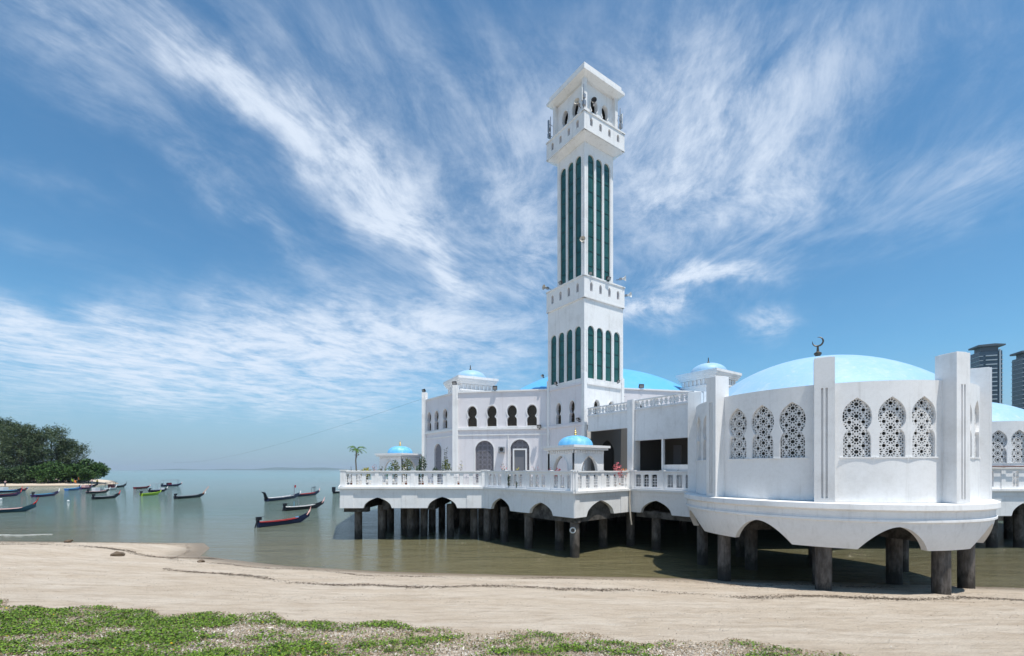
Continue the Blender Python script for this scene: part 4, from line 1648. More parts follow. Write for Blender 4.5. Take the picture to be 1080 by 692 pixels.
# wall lamp / air-conditioner by the hall door
u = u_at(WA, WB, 529)
aq = f1_.p(u, 5.85, .0)
root = empty('air_conditioner', aq, 0)
mb = MB()
mb.box((0, -.2, .15), (.24, .17, .2))
mb.build('casing', 'boat_grey', root)
mb = MB()
mb.lathe([(0.0, -.01), (.15, -.01), (.15, .01), (0, .01)], (0, 0, 0), 16)
o = mb.build('fan_grille', 'black_metal', root)
o.location = (0, -.375, .15)
o.rotation_euler = (R(90), 0, 0)
mb = MB()
mb.box((-.18, -.19, -.09), (.02, .18, .03))
mb.box((.18, -.19, -.09), (.02, .18, .03))
mb.build('bracket', 'black_metal', root)
tag(root, 'grey air conditioner with round black fan on the hall wall left of the door', 'air conditioner')

# orange cap and brown rail on the balustrade at the far right
root = empty('hand_rail', (30.7, 25.5, 4.66))
mb = MB()
mb.tube([(-6, 0.05, 0.03), (9, 0.05, 0.03)], .035, 8)
mb.build('rail', 'rail_brown', root)
mb = MB()
mb.lathe([(0, 0), (.16, 0), (.13, .06), (.05, .38), (0, .4)], (wx_(1039.8, 25.5) - 30.7, .05, .03), 12)
mb.build('end_cap', 'orange_plastic', root)
tag(root, 'thin brown hand rail with an orange cone on it, over the far right balustrade', 'hand rail')

# drain hose hanging from the terrace at the inner corner
mb = MB()
mb.tube([(6.78, 26.2, 3.36), (6.76, 26.15, 2.6), (6.8, 26.1, 1.7), (6.86, 26.1, 1.35)], .045, 8)
tag(mb.build('drain_hose', 'beige_plastic'), 'pale drain hose hanging from the inner corner of the terrace', 'hose')

# life ring on the corner pile
mb = MB()
vs, fs = [], []
for i in range(20):
    for k in range(8):
        a, b_ = 2 * PI * i / 20, 2 * PI * k / 8
        r = .13 + .035 * math.cos(b_)
        vs.append((r * math.cos(a), .035 * math.sin(b_), r * math.sin(a)))
for i in range(20):
    for k in range(8):
        fs.append((i * 8 + k, (i + 1) % 20 * 8 + k, (i + 1) % 20 * 8 + (k + 1) % 8, i * 8 + (k + 1) % 8))
mb.add(vs, fs)
tag(mb.build('life_ring', 'cream_plastic', smooth=True, loc=(wx_(604, 23.15), 23.13, 1.42)), 'small pale ring hung on the pile under the terrace corner', 'life ring')

# overhead cable from the hall to the wooded spit
mb = MB()
a, b_ = Vector((WL[0], WL[1], 10.6)), Vector((-112, 150, 7.0))
pts = []
for i in range(31):
    t = i / 30
    pts.append(a.lerp(b_, t) - Z * (3.2 * 4 * t * (1 - t) * .55))
mb.tube(pts, [.006 + .008 * i / 30 for i in range(31)], 4)
tag(mb.build('overhead_cable', 'black_wire'), 'thin overhead cable slung from the hall corner towards the wooded spit', 'cable')


# ------------------------------------------------------------------ plants on the terrace
def scatter(c, r, n, size, seed=None, flat=1.0, shell=.3):
    d = rng.normal(size=(n, 3))
    d /= np.linalg.norm(d, axis=1)[:, None]
    rr = rng.uniform(shell, 1.0, n) ** .6
    pts = np.array(c) + d * rr[:, None] * np.array(r)
    return leaf_quads(pts, rng.uniform(.6, 1.3, n) * size)


def potted(loc, h, r, leaf, label, cat='potted plant', name='potted_plant', n=260, size=.05, flower=None, pot=True, stems=5, upright=False):
    root = empty(name, loc)
    ph = .3 if pot else 0.0
    if pot:
        mb = MB()
        mb.lathe([(0, 0), (.12, 0), (.17, .28), (.185, .28), (.185, .32), (.15, .32), (.14, .28), (0, .27)], (0, 0, 0), 16)
        mb.build('pot', 'terracotta' if random.random() < .5 else 'old_white_paint', root)
    mb = MB()
    tips = []
    for k in range(stems):
        a = random.uniform(0, 6.28)
        q = random.uniform(.2, .8) * r
        tip = (q * math.cos(a), q * math.sin(a), ph + (h - ph) * random.uniform(.65, .95))
        tips.append(tip)
        mb.tube([(0, 0, ph * .8), (tip[0] * .4, tip[1] * .4, ph + (tip[2] - ph) * .5), tip], [.015, .012, .006], 5)
    mb.build('stem', 'bark', root)
    if upright:
        pts = []
        for t in tips:
            m_ = n // stems
            s_ = rng.uniform(0.1, 1.05, m_)
            base = np.array([0, 0, ph * .8])
            pts.append(base + (np.array(t) - base) * s_[:, None] + rng.normal(size=(m_, 3)) * r * .22)
        pts = np.concatenate(pts)
        q = leaf_quads(pts, rng.uniform(.6, 1.3, len(pts)) * size)
    else:
        q = scatter((0, 0, ph + (h - ph) * .58), (r, r, (h - ph) * .45), n, size)
    o = raw_mesh('foliage', q, 4, leaf)
    o.parent = root
    if flower:
        q = scatter((0, 0, ph + (h - ph) * .72), (r, r, (h - ph) * .3), n // 3, size)
        o = raw_mesh('blossom', q, 4, flower)
        o.parent = root
    tag(root, label, cat, 'plants on the terrace')
    return root


FL = 3.40
plants = [
    # px, depth, height, radius, leaf, label, kwargs
    (386, 29.5, 1.25, .38, 'yellow_leaf', 'low mound of yellow-green leaves beside the small palm', dict(n=420, size=.06)),
    (366.5, 29.5, 1.25, .10, 'dark_leaf', 'thin dark sprig at the seaward end of the balustrade', dict(n=40, size=.04, upright=True, stems=2)),
    (371, 29.6, 1.4, .08, 'dark_leaf', 'bare thin twig standing between the sprig and the palm', dict(n=20, size=.035, upright=True, stems=2)),
    (395, 30.5, 1.45, .18, 'olive_leaf', 'sparse tall plant with pale tips between palm and distant kiosk', dict(n=60, size=.04, flower='pink_petal', upright=True, stems=3)),
    (401, 30.8, 1.35, .2, 'olive_leaf', 'sparse olive plant just left of the distant kiosk', dict(n=110, size=.045, upright=True, stems=4)),
    (410, 30.6, 1.35, .3, 'bright_leaf', 'small bushy green plant in front of the distant kiosk wall', dict(n=170, size=.05)),
    (416.5, 30.2, 1.75, .34, 'olive_leaf', 'rounded olive shrub before the left side of the distant kiosk', dict(n=330, size=.06)),
    (429.5, 30.2, 1.85, .40, 'olive_leaf', 'dense square-topped olive shrub before the right side of the distant kiosk', dict(n=520, size=.06)),
    (441, 30.2, 1.4, .2, 'bright_leaf', 'small light green shrub between the distant kiosk and the dark bush', dict(n=120, size=.05)),
    (445.8, 30.0, 2.05, .26, 'dark_leaf', 'tall dark bush against the seaward corner of the hall', dict(n=420, size=.06)),
    (459, 30.0, 1.3, .25, 'dark_leaf', 'low dark green clump under the arched side window', dict(n=240, size=.05)),
    (470.5, 30.2, 1.75, .36, 'olive_leaf', 'leaning bright shrub beside the hall pilaster', dict(n=260, size=.07)),
    (471, 31.2, 2.7, .2, 'dark_leaf', 'tall thin dark climber against the side wall of the hall', dict(n=220, size=.05, upright=True, stems=3)),
    (485, 29.9, 1.85, .3, 'yellow_leaf', 'spindly plant with a few yellow leaves right of the pilaster', dict(n=26, size=.06, upright=True, stems=4)),
    (531, 28.2, 1.55, .28, 'olive_leaf', 'spindly pink-flowered plant just left of the hall door', dict(n=60, size=.05, flower='pink_petal', upright=True, stems=4)),
    (546, 27.5, 1.35, .13, 'yellow_leaf', 'small yellow-green plant in front of the hall door', dict(n=70, size=.045)),
    (565, 25.9, 1.5, .36, 'pink_petal', 'airy bougainvillea with pink sprays between the door and the kiosk', dict(n=34, size=.04, upright=True, stems=5)),
    (580.5, 24.6, 1.2, .16, 'red_petal', 'dark red leaved plant by the left side of the near kiosk', dict(n=110, size=.045)),
    (588.5, 24.2, 1.2, .2, 'red_petal', 'second dark red plant, under the near kiosk arch', dict(n=130, size=.045)),
    (651, 26.0, 1.5, .32, 'pink_petal', 'salmon pink bougainvillea spilling over the rail right of the near kiosk', dict(n=220, size=.055)),
    (658, 26.4, 1.25, .2, 'boat_orange', 'small orange flowering plant next to the salmon bougainvillea', dict(n=90, size=.05)),
    (717, 24.6, 1.28, .26, 'olive_leaf', 'green plant on the low wall beside the round pavilion', dict(n=170, size=.05)),
    (726, 24.2, 1.25, .22, 'dark_leaf', 'dark clump of leaves where the rail meets the round pavilion', dict(n=150, size=.05)),
    (708, 25.0, 1.25, .1, 'bright_leaf', 'single thin green plant before the porch column', dict(n=30, size=.04, upright=True, stems=3)),
]
for (px, d, h, r, leaf, lab, kw) in plants:
    potted((wx_(px, d), d, FL), h, r, leaf, lab, **kw)
# plant growing out through the balustrade
potted((-.2, 26.72, 3.46), .75, .14, 'dark_leaf', 'dark weed growing on the outside of the balustrade near the bend', 'weed', 'weed', n=150, size=.045, pot=False, stems=4, upright=True)
potted((.25, 26.2, 3.46), .45, .10, 'dark_leaf', 'tiny weed rooted in the cornice to the right of the larger one', 'weed', 'weed', n=40, size=.04, pot=False, stems=3, upright=True)

# palm
root = empty('palm_tree', (wx_(375.5, 29.6), 29.6, FL))
mb = MB()
mb.tube([(0, 0, 0), (.03, 0, .9), (-.02, 0, 1.7), (.05, 0, 2.42)], [.07, .05, .045, .045], 8)
mb.build('trunk', 'trunk_palm', root)
for k in range(13):
    a = 2 * PI * k / 13 + random.uniform(-.2, .2)
    lift = random.uniform(.15, .75)
    Lf = random.uniform(.48, .66)
    pts = []
    for i in range(9):
        t = i / 8
        pts.append(Vector((.05 + math.cos(a) * Lf * t, math.sin(a) * Lf * t, 2.4 + lift * Lf * math.sin(t * 1.6) - .55 * t * t * Lf)))
    mb = MB()
    side = Vector((-math.sin(a), math.cos(a), 0))
    for i in range(8):
        for s_ in (-1, 1):
            for j in (0, .5):
                q = pts[i].lerp(pts[i + 1], j)
                ln = .17 * math.sin(PI * (i + j + 1.2) / 10)
                dirv = (pts[i + 1] - pts[i]).normalized()
                e = q + side * (s_ * ln) + dirv * (ln * .7) - Z * (.05)
                mb.add([q - dirv * .016, q + dirv * .022, e], [(0, 1, 2)])
    mb.tube(pts, .008, 4)
    mb.build('frond', 'palm_leaf', root, recalc=False)
q = scatter((.05, 0, 2.15), (.12, .12, .28), 40, .06)
o = raw_mesh('dead_fronds', q, 4, 'dry_leaf')
o.parent = root
tag(root, 'small slender palm standing at the seaward end of the terrace', 'palm')


# ------------------------------------------------------------------ trees on the spit
def tree(px, d, ytop, wpx, leaf, label, name, kind, base_y=None, n=5200, trunk=True):
    X = wx_(px, d)
    z0 = float(spitz(np.array([X]), np.array([d]))[0]) if X < -100 else .3
    z0 = max(z0, .25)
    H_ = wz_(ytop, d) - z0
    W_ = wpx * d / FPX / 2
    root = empty(name, (X, d, z0 - .1))
    mb = MB()
    r0 = .028 * H_ * .6
    mb.tube([(0, 0, 0), (.1, 0, H_ * .3), (-.1, .1, H_ * .6), (.1, 0, H_ * .9)], [r0, r0 * .75, r0 * .45, r0 * .12], 8)
    mb.build('trunk', 'bark', root)
    mb = MB()
    cl = []
    if kind == 'casuarina':
        nb = 46
        for k in range(nb):
            t = .14 + .86 * (k + .5) / nb
            a = k * 2.4 + random.uniform(-.3, .3)
            prof = math.sin(PI * min(1, (t - .05) * .92)) ** .7 * (1 - .35 * t) * 1.25
            Lb = W_ * prof * random.uniform(.65, 1.15)
            zb_ = H_ * t * .93
            tip = Vector((math.cos(a) * Lb, math.sin(a) * Lb, zb_ + Lb * random.uniform(.15, .5)))
            base = Vector((0, 0, zb_))
            mb.tube([base, base.lerp(tip, .5) + Z * .25, tip], [r0 * .28 * (1.2 - t), r0 * .15 * (1.2 - t), .02], 5)
            m_ = 5
            for j in range(m_):
                s_ = .35 + .65 * (j + .5) / m_
                c_ = base.lerp(tip, s_)
                cl.append((c_.x, c_.y, c_.z, max(.5, W_ * .19 * (1.15 - .5 * s_) * random.uniform(.7, 1.2))))
        flat = .62
        lsz, asp = .40, .16
    else:
        nb = 34
        for k in range(nb):
            a = k * 2.4
            rr = W_ * math.sqrt((k + .5) / nb) * random.uniform(.75, 1.0)
            zz_ = H_ * (.90 - .45 * (rr / W_) ** 2 - random.uniform(0, .7) * (1 - rr / W_ * .4))
            tip = Vector((math.cos(a) * rr, math.sin(a) * rr, max(H_ * .16, zz_)))
            mb.tube([(0, 0, H_ * .25), Vector((tip.x * .5, tip.y * .5, tip.z * .7)), tip], [r0 * .4, r0 * .25, .03], 5)
            cl.append((tip.x, tip.y, tip.z, W_ * random.uniform(.26, .38)))
        flat = .75
        lsz, asp = .30, .5
    mb.build('limbs', 'bark', root)
    cl = np.array(cl)
    wgt = cl[:, 3] ** 2
    idx = rng.choice(len(cl), n, p=wgt / wgt.sum())
    dv = rng.normal(size=(n, 3))
    dv /= np.linalg.norm(dv, axis=1)[:, None]
    rr = rng.uniform(0, 1, n) ** .42
    pts = cl[idx, :3] + dv * (rr * cl[idx, 3])[:, None] * np.array([1, 1, flat]) + (rng.normal(size=(n, 3)) * np.array([.35, .35, .5]) if kind == 'casuarina' else 0)
    q = leaf_quads(pts, rng.uniform(.6, 1.5, n) * lsz, asp)
    o = raw_mesh('crown', q, 4, leaf)
    o.parent = root
    tag(root, label, 'tree', 'trees on the wooded spit')


tree(2, 141, 441, 52, 'casuarina_leaf', 'tall dark casuarina at the very left edge of the spit', 'casuarina_tree', 'casuarina', n=11900)
tree(22, 138, 446, 44, 'casuarina_leaf', 'tall casuarina second from the left edge, over the sand bar', 'casuarina_tree', 'casuarina', n=7699)
tree(33, 150, 455, 40, 'casuarina_leaf', 'dense casuarina in the gap behind the two tallest casuarinas', 'casuarina_tree', 'casuarina', n=7699)
tree(54, 142, 449, 46, 'casuarina_leaf', 'tall open-crowned casuarina leaning over the boats, nearest the open sea', 'casuarina_tree', 'casuarina', n=7699)
tree(72, 146, 464, 38, 'casuarina_leaf', 'shorter casuarina with drooping boughs on the seaward side of the open one', 'casuarina_tree', 'casuarina', n=7699)
tree(58, 136, 486, 42, 'tree_leaf', 'low bright green broadleaf tree beneath the open-crowned casuarina', 'broadleaf_tree', 'round', n=6500)
tree(93, 137, 484, 32, 'tree_leaf', 'rounded bright green tree at the seaward tip of the spit', 'broadleaf_tree', 'round', n=6500)
tree(28, 134, 490, 34, 'dark_leaf', 'low dark bushy tree at the foot of the tall casuarinas', 'broadleaf_tree', 'round', n=5500)
tree(5, 132, 490, 36, 'dark_leaf', 'low dark bushy tree cut by the left edge, behind the sand bar', 'broadleaf_tree', 'round', n=5500)
tree(78, 140, 490, 26, 'dark_leaf', 'small dark tree between the two bright green ones', 'broadleaf_tree', 'round', n=4500)
for (px, d, yt, w_) in ((-25, 150, 436, 60), (-70, 160, 440, 70)):
    tree(px, d, yt, w_, 'casuarina_leaf', 'casuarina outside the left edge of the view, further along the spit' if px > -50 else 'farthest casuarina outside the left edge, beyond the others', 'casuarina_tree', 'casuarina', n=7000)


# ------------------------------------------------------------------ boats
def boat(sx_, sy_, bx2, by2, hull, rim, bow, label, motor=True, extra=(), inside_='boat_inside', bowh=1.0, beam=None, minlen=0.0):
    """stern and bow waterline points given as photograph positions, put on the water"""
    ds, db = EYE * FPX / (sy_ - CY), EYE * FPX / (by2 - CY)
    a = Vector((wx_(sx_, ds), ds, 0))
    b_ = Vector((wx_(bx2, db), db, 0))
    d = b_ - a
    Lh = d.length
    root = empty('fishing_boat', (a + b_) / 2, math.atan2(d.y, d.x))
    B = beam or max(.5, min(1.0, Lh * .10))
    B *= .68
    bowh *= .72
    n = 16
    fb = .30 + .012 * Lh
    secs = []
    for i in range(n + 1):
        t = i / n
        xq = -Lh / 2 + Lh * t
        wd = B * (.62 + .38 * math.sin(PI * min(1, t * 1.15 + .15))) * (1 - max(0, (t - .62) / .38) ** 1.9 * .96)
        sheer = fb + .10 * (2 * t - .8) ** 2 + (bowh * .42 * max(0, (t - .74) / .26) ** 2.2)
        keel = -.14 + .62 * max(0, (t - .78) / .22) ** 1.8
        secs.append((xq + (.10 * Lh * max(0, (t - .86) / .14) ** 1.5), wd, sheer, keel))
    vs, fs = [], []
    for (xq, wd, sh, kl) in secs:
        vs += [(xq, -wd, sh), (xq, -wd * .86, (sh + kl) * .45), (xq, -wd * .4, kl), (xq, wd * .4, kl), (xq, wd * .86, (sh + kl) * .45), (xq, wd, sh)]
    for i in range(n):
        for k in range(5):
            fs.append((i * 6 + k, i * 6 + k + 1, i * 6 + 7 + k, i * 6 + 6 + k))
    fs.append((0, 1, 2, 3, 4, 5))
    mb = MB()
    mb.add(vs, fs)
    mb.build('hull', hull, root)
    mb = MB()
    for s_ in (-1, 1):
        pts = [(xq, s_ * wd, sh + .015) for (xq, wd, sh, kl) in secs[:-3]]
        mb.tube(pts, .014 + .0003 * ds, 6)
    mb.build('gunwale', rim, root)
    mb = MB()
    vs, fs = [], []
    for (xq, wd, sh, kl) in secs[:-1]:
        vs += [(xq, -wd * .95, sh - .14), (xq, wd * .95, sh - .14)]
    for i in range(n - 1):
        fs.append((2 * i, 2 * i + 1, 2 * i + 3, 2 * i + 2))
    mb.add(vs, fs)
    mb.build('deck', inside_, root)
    e = secs[-1]
    mb = MB()
    mb.tube([(e[0] - .30, 0, e[2] - .30), (e[0], 0, e[2]), (e[0] + .16 * bowh, 0, e[2] + .42 * bowh)], [.07, .065, .035], 8)
    mb.build('bow_post', bow, root)
    for f in (.35, .6):
        q = secs[int(f * n)]
        mb = MB()
        mb.box((q[0], 0, q[2] - .06), (.09, q[1] * .95, .03))
        mb.build('bench', inside_, root)
    if motor:
        q = secs[0]
        mb = MB()
        mb.box((q[0] + .10, .05, q[2] + .28), (.17, .13, .13))
        mb.box((q[0] + .02, .05, q[2] + .08), (.09, .09, .12))
        mb.tube([(q[0] - .03, .05, q[2] + .15), (q[0] - .22, .05, -.05)], .05, 6)
        mb.tube([(q[0] + .25, .05, q[2] + .33), (q[0] + .6, .05, q[2] + .42)], .02, 5)
        mb.build('outboard_motor', 'boat_black', root)
    for ex in extra:
        mb = MB()
        if ex[0] == 'frame':
            m1, x0f, x1f, hh = ex[1], ex[2], ex[3], ex[4]
            q0, q1 = secs[int(x0f * n)], secs[int(x1f * n)]
            for q in (q0, q1):
                for s_ in (-1, 1):
                    mb.tube([(q[0], s_ * q[1] * .8, q[2]), (q[0], s_ * q[1] * .8, q[2] + hh)], .03, 5)
                mb.tube([(q[0], -q[1] * .8, q[2] + hh), (q[0], q[1] * .8, q[2] + hh)], .03, 5)
            for s_ in (-1, 1):
                mb.tube([(q0[0], s_ * q0[1] * .8, q0[2] + hh), (q1[0], s_ * q1[1] * .8, q1[2] + hh)], .03, 5)
            mb.build('canopy_frame', m1, root)
        elif ex[0] == 'awning':
            m1, x0f, x1f, hh = ex[1], ex[2], ex[3], ex[4]
            q0, q1 = secs[int(x0f * n)], secs[int(x1f * n)]
            mb.box(((q0[0] + q1[0]) / 2, 0, q0[2] + hh), ((q1[0] - q0[0]) / 2, q0[1] * .9, .04))
            for q in (q0, q1):
                for s_ in (-1, 1):
                    mb.tube([(q[0], s_ * q[1] * .8, q[2]), (q[0], s_ * q[1] * .8, q0[2] + hh)], .03, 5)
            mb.build('awning', m1, root)
        elif ex[0] == 'box':
            q = secs[int(ex[2] * n)]
            mb.box((q[0], 0, q[2] + ex[3] * .5 - .05), (ex[4], q[1] * .6, ex[3] * .5 + .05))
            mb.build('locker', ex[1], root)
        elif ex[0] == 'pole':
            q = secs[int(ex[2] * n)]
            mb.tube([(q[0], 0, q[2] - .1), (q[0] + ex[4], 0, q[2] + ex[3])], .03, 5)
            mb.build('pole', ex[1], root)
        elif ex[0] == 'flag':
            q = secs[int(ex[2] * n)]
            mb.tube([(q[0], 0, q[2] - .1), (q[0], 0, q[2] + ex[3])], .06, 5)
            p = mb.build('flag_pole', 'boat_grey', root)
            mb = MB()
            vs = []
            for i in range(5):
                for zq in (0, 1):
                    vs.append((q[0] + .03 + .13 * i * ex[4], .05 * math.sin(i * 1.5), q[2] + ex[3] - .45 * (1 - zq) * ex[4]))
            mb.add(vs, [(2 * i, 2 * i + 2, 2 * i + 3, 2 * i + 1) for i in range(4)])
            mb.build('flag', ex[1], p, recalc=False)
        elif ex[0] == 'hook':
            q = secs[0]
            mb.tube([(q[0] + .2, 0, q[2] - .2), (q[0] - .2, 0, q[2] + .2), (q[0] - .5, 0, q[2] + .75), (q[0] - 1.1, 0, q[2] + .9)], [.2, .22, .16, .06], 8)
            mb.build('stern_post', ex[1], root)
    tag(root, label, 'boat', 'fishing boats at anchor')
    return root


boat(272, 556.5, 322, 550.5, 'boat_navy', 'boat_red', 'boat_pink', 'navy blue boat with red gunwale and tall pink bow post, nearest the terrace', bowh=1.3,
     extra=(('box', 'boat_skyblue', .82, .12, .12),), beam=.42)
boat(300, 539, 338, 535.5, 'boat_black', 'boat_white', 'boat_pink', 'black boat with pale gunwale and a short mast, just beyond the red-rimmed one',
     extra=(('pole', 'boat_grey', .4, .9, 0), ('pole', 'boat_skyblue', .28, .6, 0)), beam=.5, bowh=1.2)
boat(281, 529, 314, 525.0, 'boat_navy', 'boat_white', 'boat_white', 'navy boat with a hooked black stern flying a red flag', motor=False,
     extra=(('hook', 'boat_black'), ('flag', 'boat_red', .88, 1.5, .9)), beam=.7, inside_='boat_white')
boat(313, 524.0, 335, 521.8, 'boat_navy', 'boat_red', 'boat_pink', 'navy boat with red rim and black posts near its bow, beside the hook-sterned boat',
     motor=False, extra=(('frame', 'boat_black', .78, .9, .9),), beam=.7, bowh=1.2)
boat(352, 520.5, 372, 519.0, 'boat_black', 'boat_white', 'boat_black', 'black boat whose stern shows past the seaward end of the terrace', extra=(('box', 'boat_black', .05, .8, .3),))
boat(185, 526.5, 214, 524.0, 'boat_black', 'boat_grey', 'boat_white', 'long black boat with an orange pole slanting up from its bow', extra=(('pole', 'boat_orange', .95, 1.1, 1.6),), beam=.6, bowh=.6)
boat(149, 523.2, 168, 521.6, 'boat_lime', 'boat_lime', 'boat_lime', 'lime green boat with a dark motor', beam=.55, bowh=.6)
boat(158, 519.2, 175, 518.3, 'boat_black', 'boat_purple', 'boat_white', 'black boat with an open canopy frame beside the lime green one', extra=(('frame', 'boat_grey', .25, .6, 1.3), ('box', 'boat_white', .8, .4, .4)), beam=.8)
boat(171, 513.2, 190, 512.4, 'boat_navy', 'boat_purple', 'boat_pink', 'navy boat with a thin flat awning, farthest out to sea', extra=(('awning', 'boat_grey', .05, .88, 1.25), ('box', 'boat_maroon', .4, .6, .5)), beam=.9)
boat(142, 515.8, 157, 515.0, 'boat_maroon', 'boat_maroon', 'boat_pink', 'dark maroon boat seaward of the lime green one', motor=False, beam=.7, bowh=.7)
boat(119, 514.4, 132, 513.6, 'boat_black', 'boat_black', 'boat_black', 'small black boat in line behind the white canopied one', beam=.7, bowh=1.6)
boat(98.5, 527.0, 124, 525.0, 'boat_black', 'boat_grey', 'boat_red', 'black boat with a slim red bow post, nearest of the cluster off the spit', beam=.55, bowh=1.2)
boat(93, 520.8, 114, 519.4, 'boat_black', 'boat_pink', 'boat_white', 'black boat with white locker and pale gear amidships, off the spit tip', extra=(('box', 'boat_white', .38, .7, .6), ('box', 'boat_grey', .6, .5, .4)), beam=.8)
boat(113, 516.6, 122, 516.0, 'boat_white', 'boat_white', 'boat_white', 'white boat with a dark awning close to the spit tip', motor=False, extra=(('awning', 'boat_black', .1, .9, 1.3), ('box', 'boat_maroon', .5, .8, .6)), beam=1.0)
boat(70, 517.6, 84, 516.4, 'boat_blue', 'boat_skyblue', 'boat_white', 'bright blue boat moored against the tip of the sand bar', motor=False, beam=.8, inside_='boat_skyblue')
boat(84, 516.2, 96, 515.4, 'boat_purple', 'boat_maroon', 'boat_grey', 'purple boat between the bright blue one and the white canopied one', motor=False, beam=.9, extra=(('box', 'boat_pink', .5, .6, .8),))
boat(85, 513.6, 102, 513.0, 'boat_black', 'boat_maroon', 'boat_black', 'dark boat with a low awning right under the seaward tree', motor=False, extra=(('awning', 'boat_black', .1, .6, 1.1),), beam=.9)
boat(35, 524.6, 60, 522.4, 'boat_purple', 'boat_skyblue', 'boat_white', 'dark purple boat with sky blue gunwale and white bow, alone before the sand bar', beam=.7, bowh=1.1)
boat(-6, 524.6, 20, 522.8, 'boat_purple', 'boat_maroon', 'boat_red', 'purple boat with maroon gunwale at the left edge, in front of its neighbours', motor=False, beam=.8, bowh=1.0)
boat(-4, 519.8, 21, 518.6, 'boat_navy', 'boat_skyblue', 'boat_red', 'navy boat with sky blue gunwale and pale locker, at the left edge', motor=False, extra=(('box', 'boat_white', .35, .7, .5),), beam=.9)
boat(14, 518.4, 28, 517.6, 'boat_navy', 'boat_red', 'boat_blue', 'small navy boat behind the left edge pair, pulled up by the sand bar', motor=False, beam=.8, bowh=.6)
boat(-22, 541.6, 33, 539.4, 'boat_teal', 'boat_pink', 'boat_red', 'large dark teal boat cut by the left edge, with an upswept red bow', motor=False, beam=.8, bowh=1.7)

# small buoys and birds on the water, flags on the spit
for (px, py, lab) in ((72, 528.7, 'white float on the water before the blue boats'), (1.0, 526.8, 'white float at the left edge beside the purple boat')):
    d = EYE * FPX / (py - CY)
    mb = MB()
    mb.lathe([(0.02, -.05), (.12, -.03), (.17, .05), (.12, .12), (.03, .15), (.03, .2), (0.0, .21)], (0, 0, 0), 12)
    tag(mb.build('float', 'boat_white', smooth=True, loc=(wx_(px, d), d, 0)), lab, 'float', 'floats on the water')
for (px, py, d, m_, lab) in ((78, 508, 132, 'boat_orange', 'orange flag on a pole at the water edge, lower of two'), (82, 505, 134, 'boat_orange', 'orange flag on a pole under the trees, higher of two'),
                             (75, 506.5, 133, 'boat_lime', 'pale green flag on a pole left of the orange ones')):
    z1 = wz_(py, d)
    root = empty('flag', (wx_(px, d), d, 0))
    mb = MB()
    mb.tube([(0, 0, -.3), (0, 0, z1 + .9)], .04, 5)
    mb.build('pole', 'boat_grey', root)
    mb = MB()
    vs = []
    for i in range(6):
        for zq in (0, 1):
            vs.append((.05 + .12 * i, .08 * math.sin(i * 1.3), z1 - .2 + zq * .7 - .04 * i))
    mb.add(vs, [(2 * i, 2 * i + 2, 2 * i + 3, 2 * i + 1) for i in range(5)])
    mb.build('cloth', m_, root, recalc=False)
    tag(root, lab, 'flag', 'flags on poles by the boats')


def person(px, d, z0, shirt, trousers, label, hgt=1.68):
    """standing figure grown as one skin from a joint skeleton"""
    s = hgt / 1.7
    J = {'pelvis': (0, 0, .92), 'chest': (0, .01, 1.25), 'neck': (0, 0, 1.46), 'head': (0, -.01, 1.58), 'top': (0, -.01, 1.69),
         'shl': (-.18, 0, 1.40), 'ell': (-.24, .02, 1.14), 'hal': (-.22, -.08, .90), 'shr': (.18, 0, 1.40), 'elr': (.25, .02, 1.14), 'har': (.21, -.10, .92),
         'hil': (-.09, 0, .88), 'knl': (-.11, -.03, .48), 'anl': (-.12, .01, .08), 'tol': (-.13, -.13, .03),
         'hir': (.09, 0, .88), 'knr': (.10, -.05, .48), 'anr': (.11, .03, .08), 'tor': (.12, -.11, .03)}
    rd = {'pelvis': .14, 'chest': .15, 'neck': .055, 'head': .10, 'top': .06, 'shl': .06, 'shr': .06, 'ell': .042, 'elr': .042, 'hal': .035, 'har': .035,
          'hil': .09, 'hir': .09, 'knl': .06, 'knr': .06, 'anl': .045, 'anr': .045, 'tol': .04, 'tor': .04}
    E = [('pelvis', 'chest'), ('chest', 'neck'), ('neck', 'head'), ('head', 'top'), ('chest', 'shl'), ('shl', 'ell'), ('ell', 'hal'), ('chest', 'shr'), ('shr', 'elr'), ('elr', 'har'),
         ('pelvis', 'hil'), ('hil', 'knl'), ('knl', 'anl'), ('anl', 'tol'), ('pelvis', 'hir'), ('hir', 'knr'), ('knr', 'anr'), ('anr', 'tor')]
    root = empty('person', (wx_(px, d), d, z0))

    def skin(names, nm, m_, grow=1.0, top=None):
        ks = [k for k in J if k in names]
        me = bpy.data.meshes.new(nm)
        es = [(ks.index(a), ks.index(b_)) for a, b_ in E if a in names and b_ in names]
        me.from_pydata([tuple(q * s for q in J[k]) for k in ks], es, [])
        ob = bpy.data.objects.new(nm, me)
        COL.objects.link(ob)
        md = ob.modifiers.new('skin', 'SKIN')
        for i, k in enumerate(ks):
            me.skin_vertices[0].data[i].radius = (rd[k] * s * grow, rd[k] * s * grow * .85)
        me.skin_vertices[0].data[0].use_root = True
        sb = ob.modifiers.new('sub', 'SUBSURF')
        sb.levels = sb.render_levels = 1
        me.materials.append(MATS[m_])
        ob.parent = root
        return ob
    skin(set(J), 'body', 'skin')
    skin({'pelvis', 'chest', 'shl', 'ell', 'shr', 'elr'}, 'shirt', shirt, 1.18)
    skin({'pelvis', 'hil', 'knl', 'hir', 'knr', 'anl', 'anr'}, 'trousers', trousers, 1.2)
    mb = MB()
    mb.lathe([(.0, .125), (.07, .10), (.105, .03), (.10, -.04), (.08, -.06)], (0, .0, 1.61 * s), 10)
    mb.build('hair', 'black_metal', root, smooth=True)
    tag(root, label, 'person')


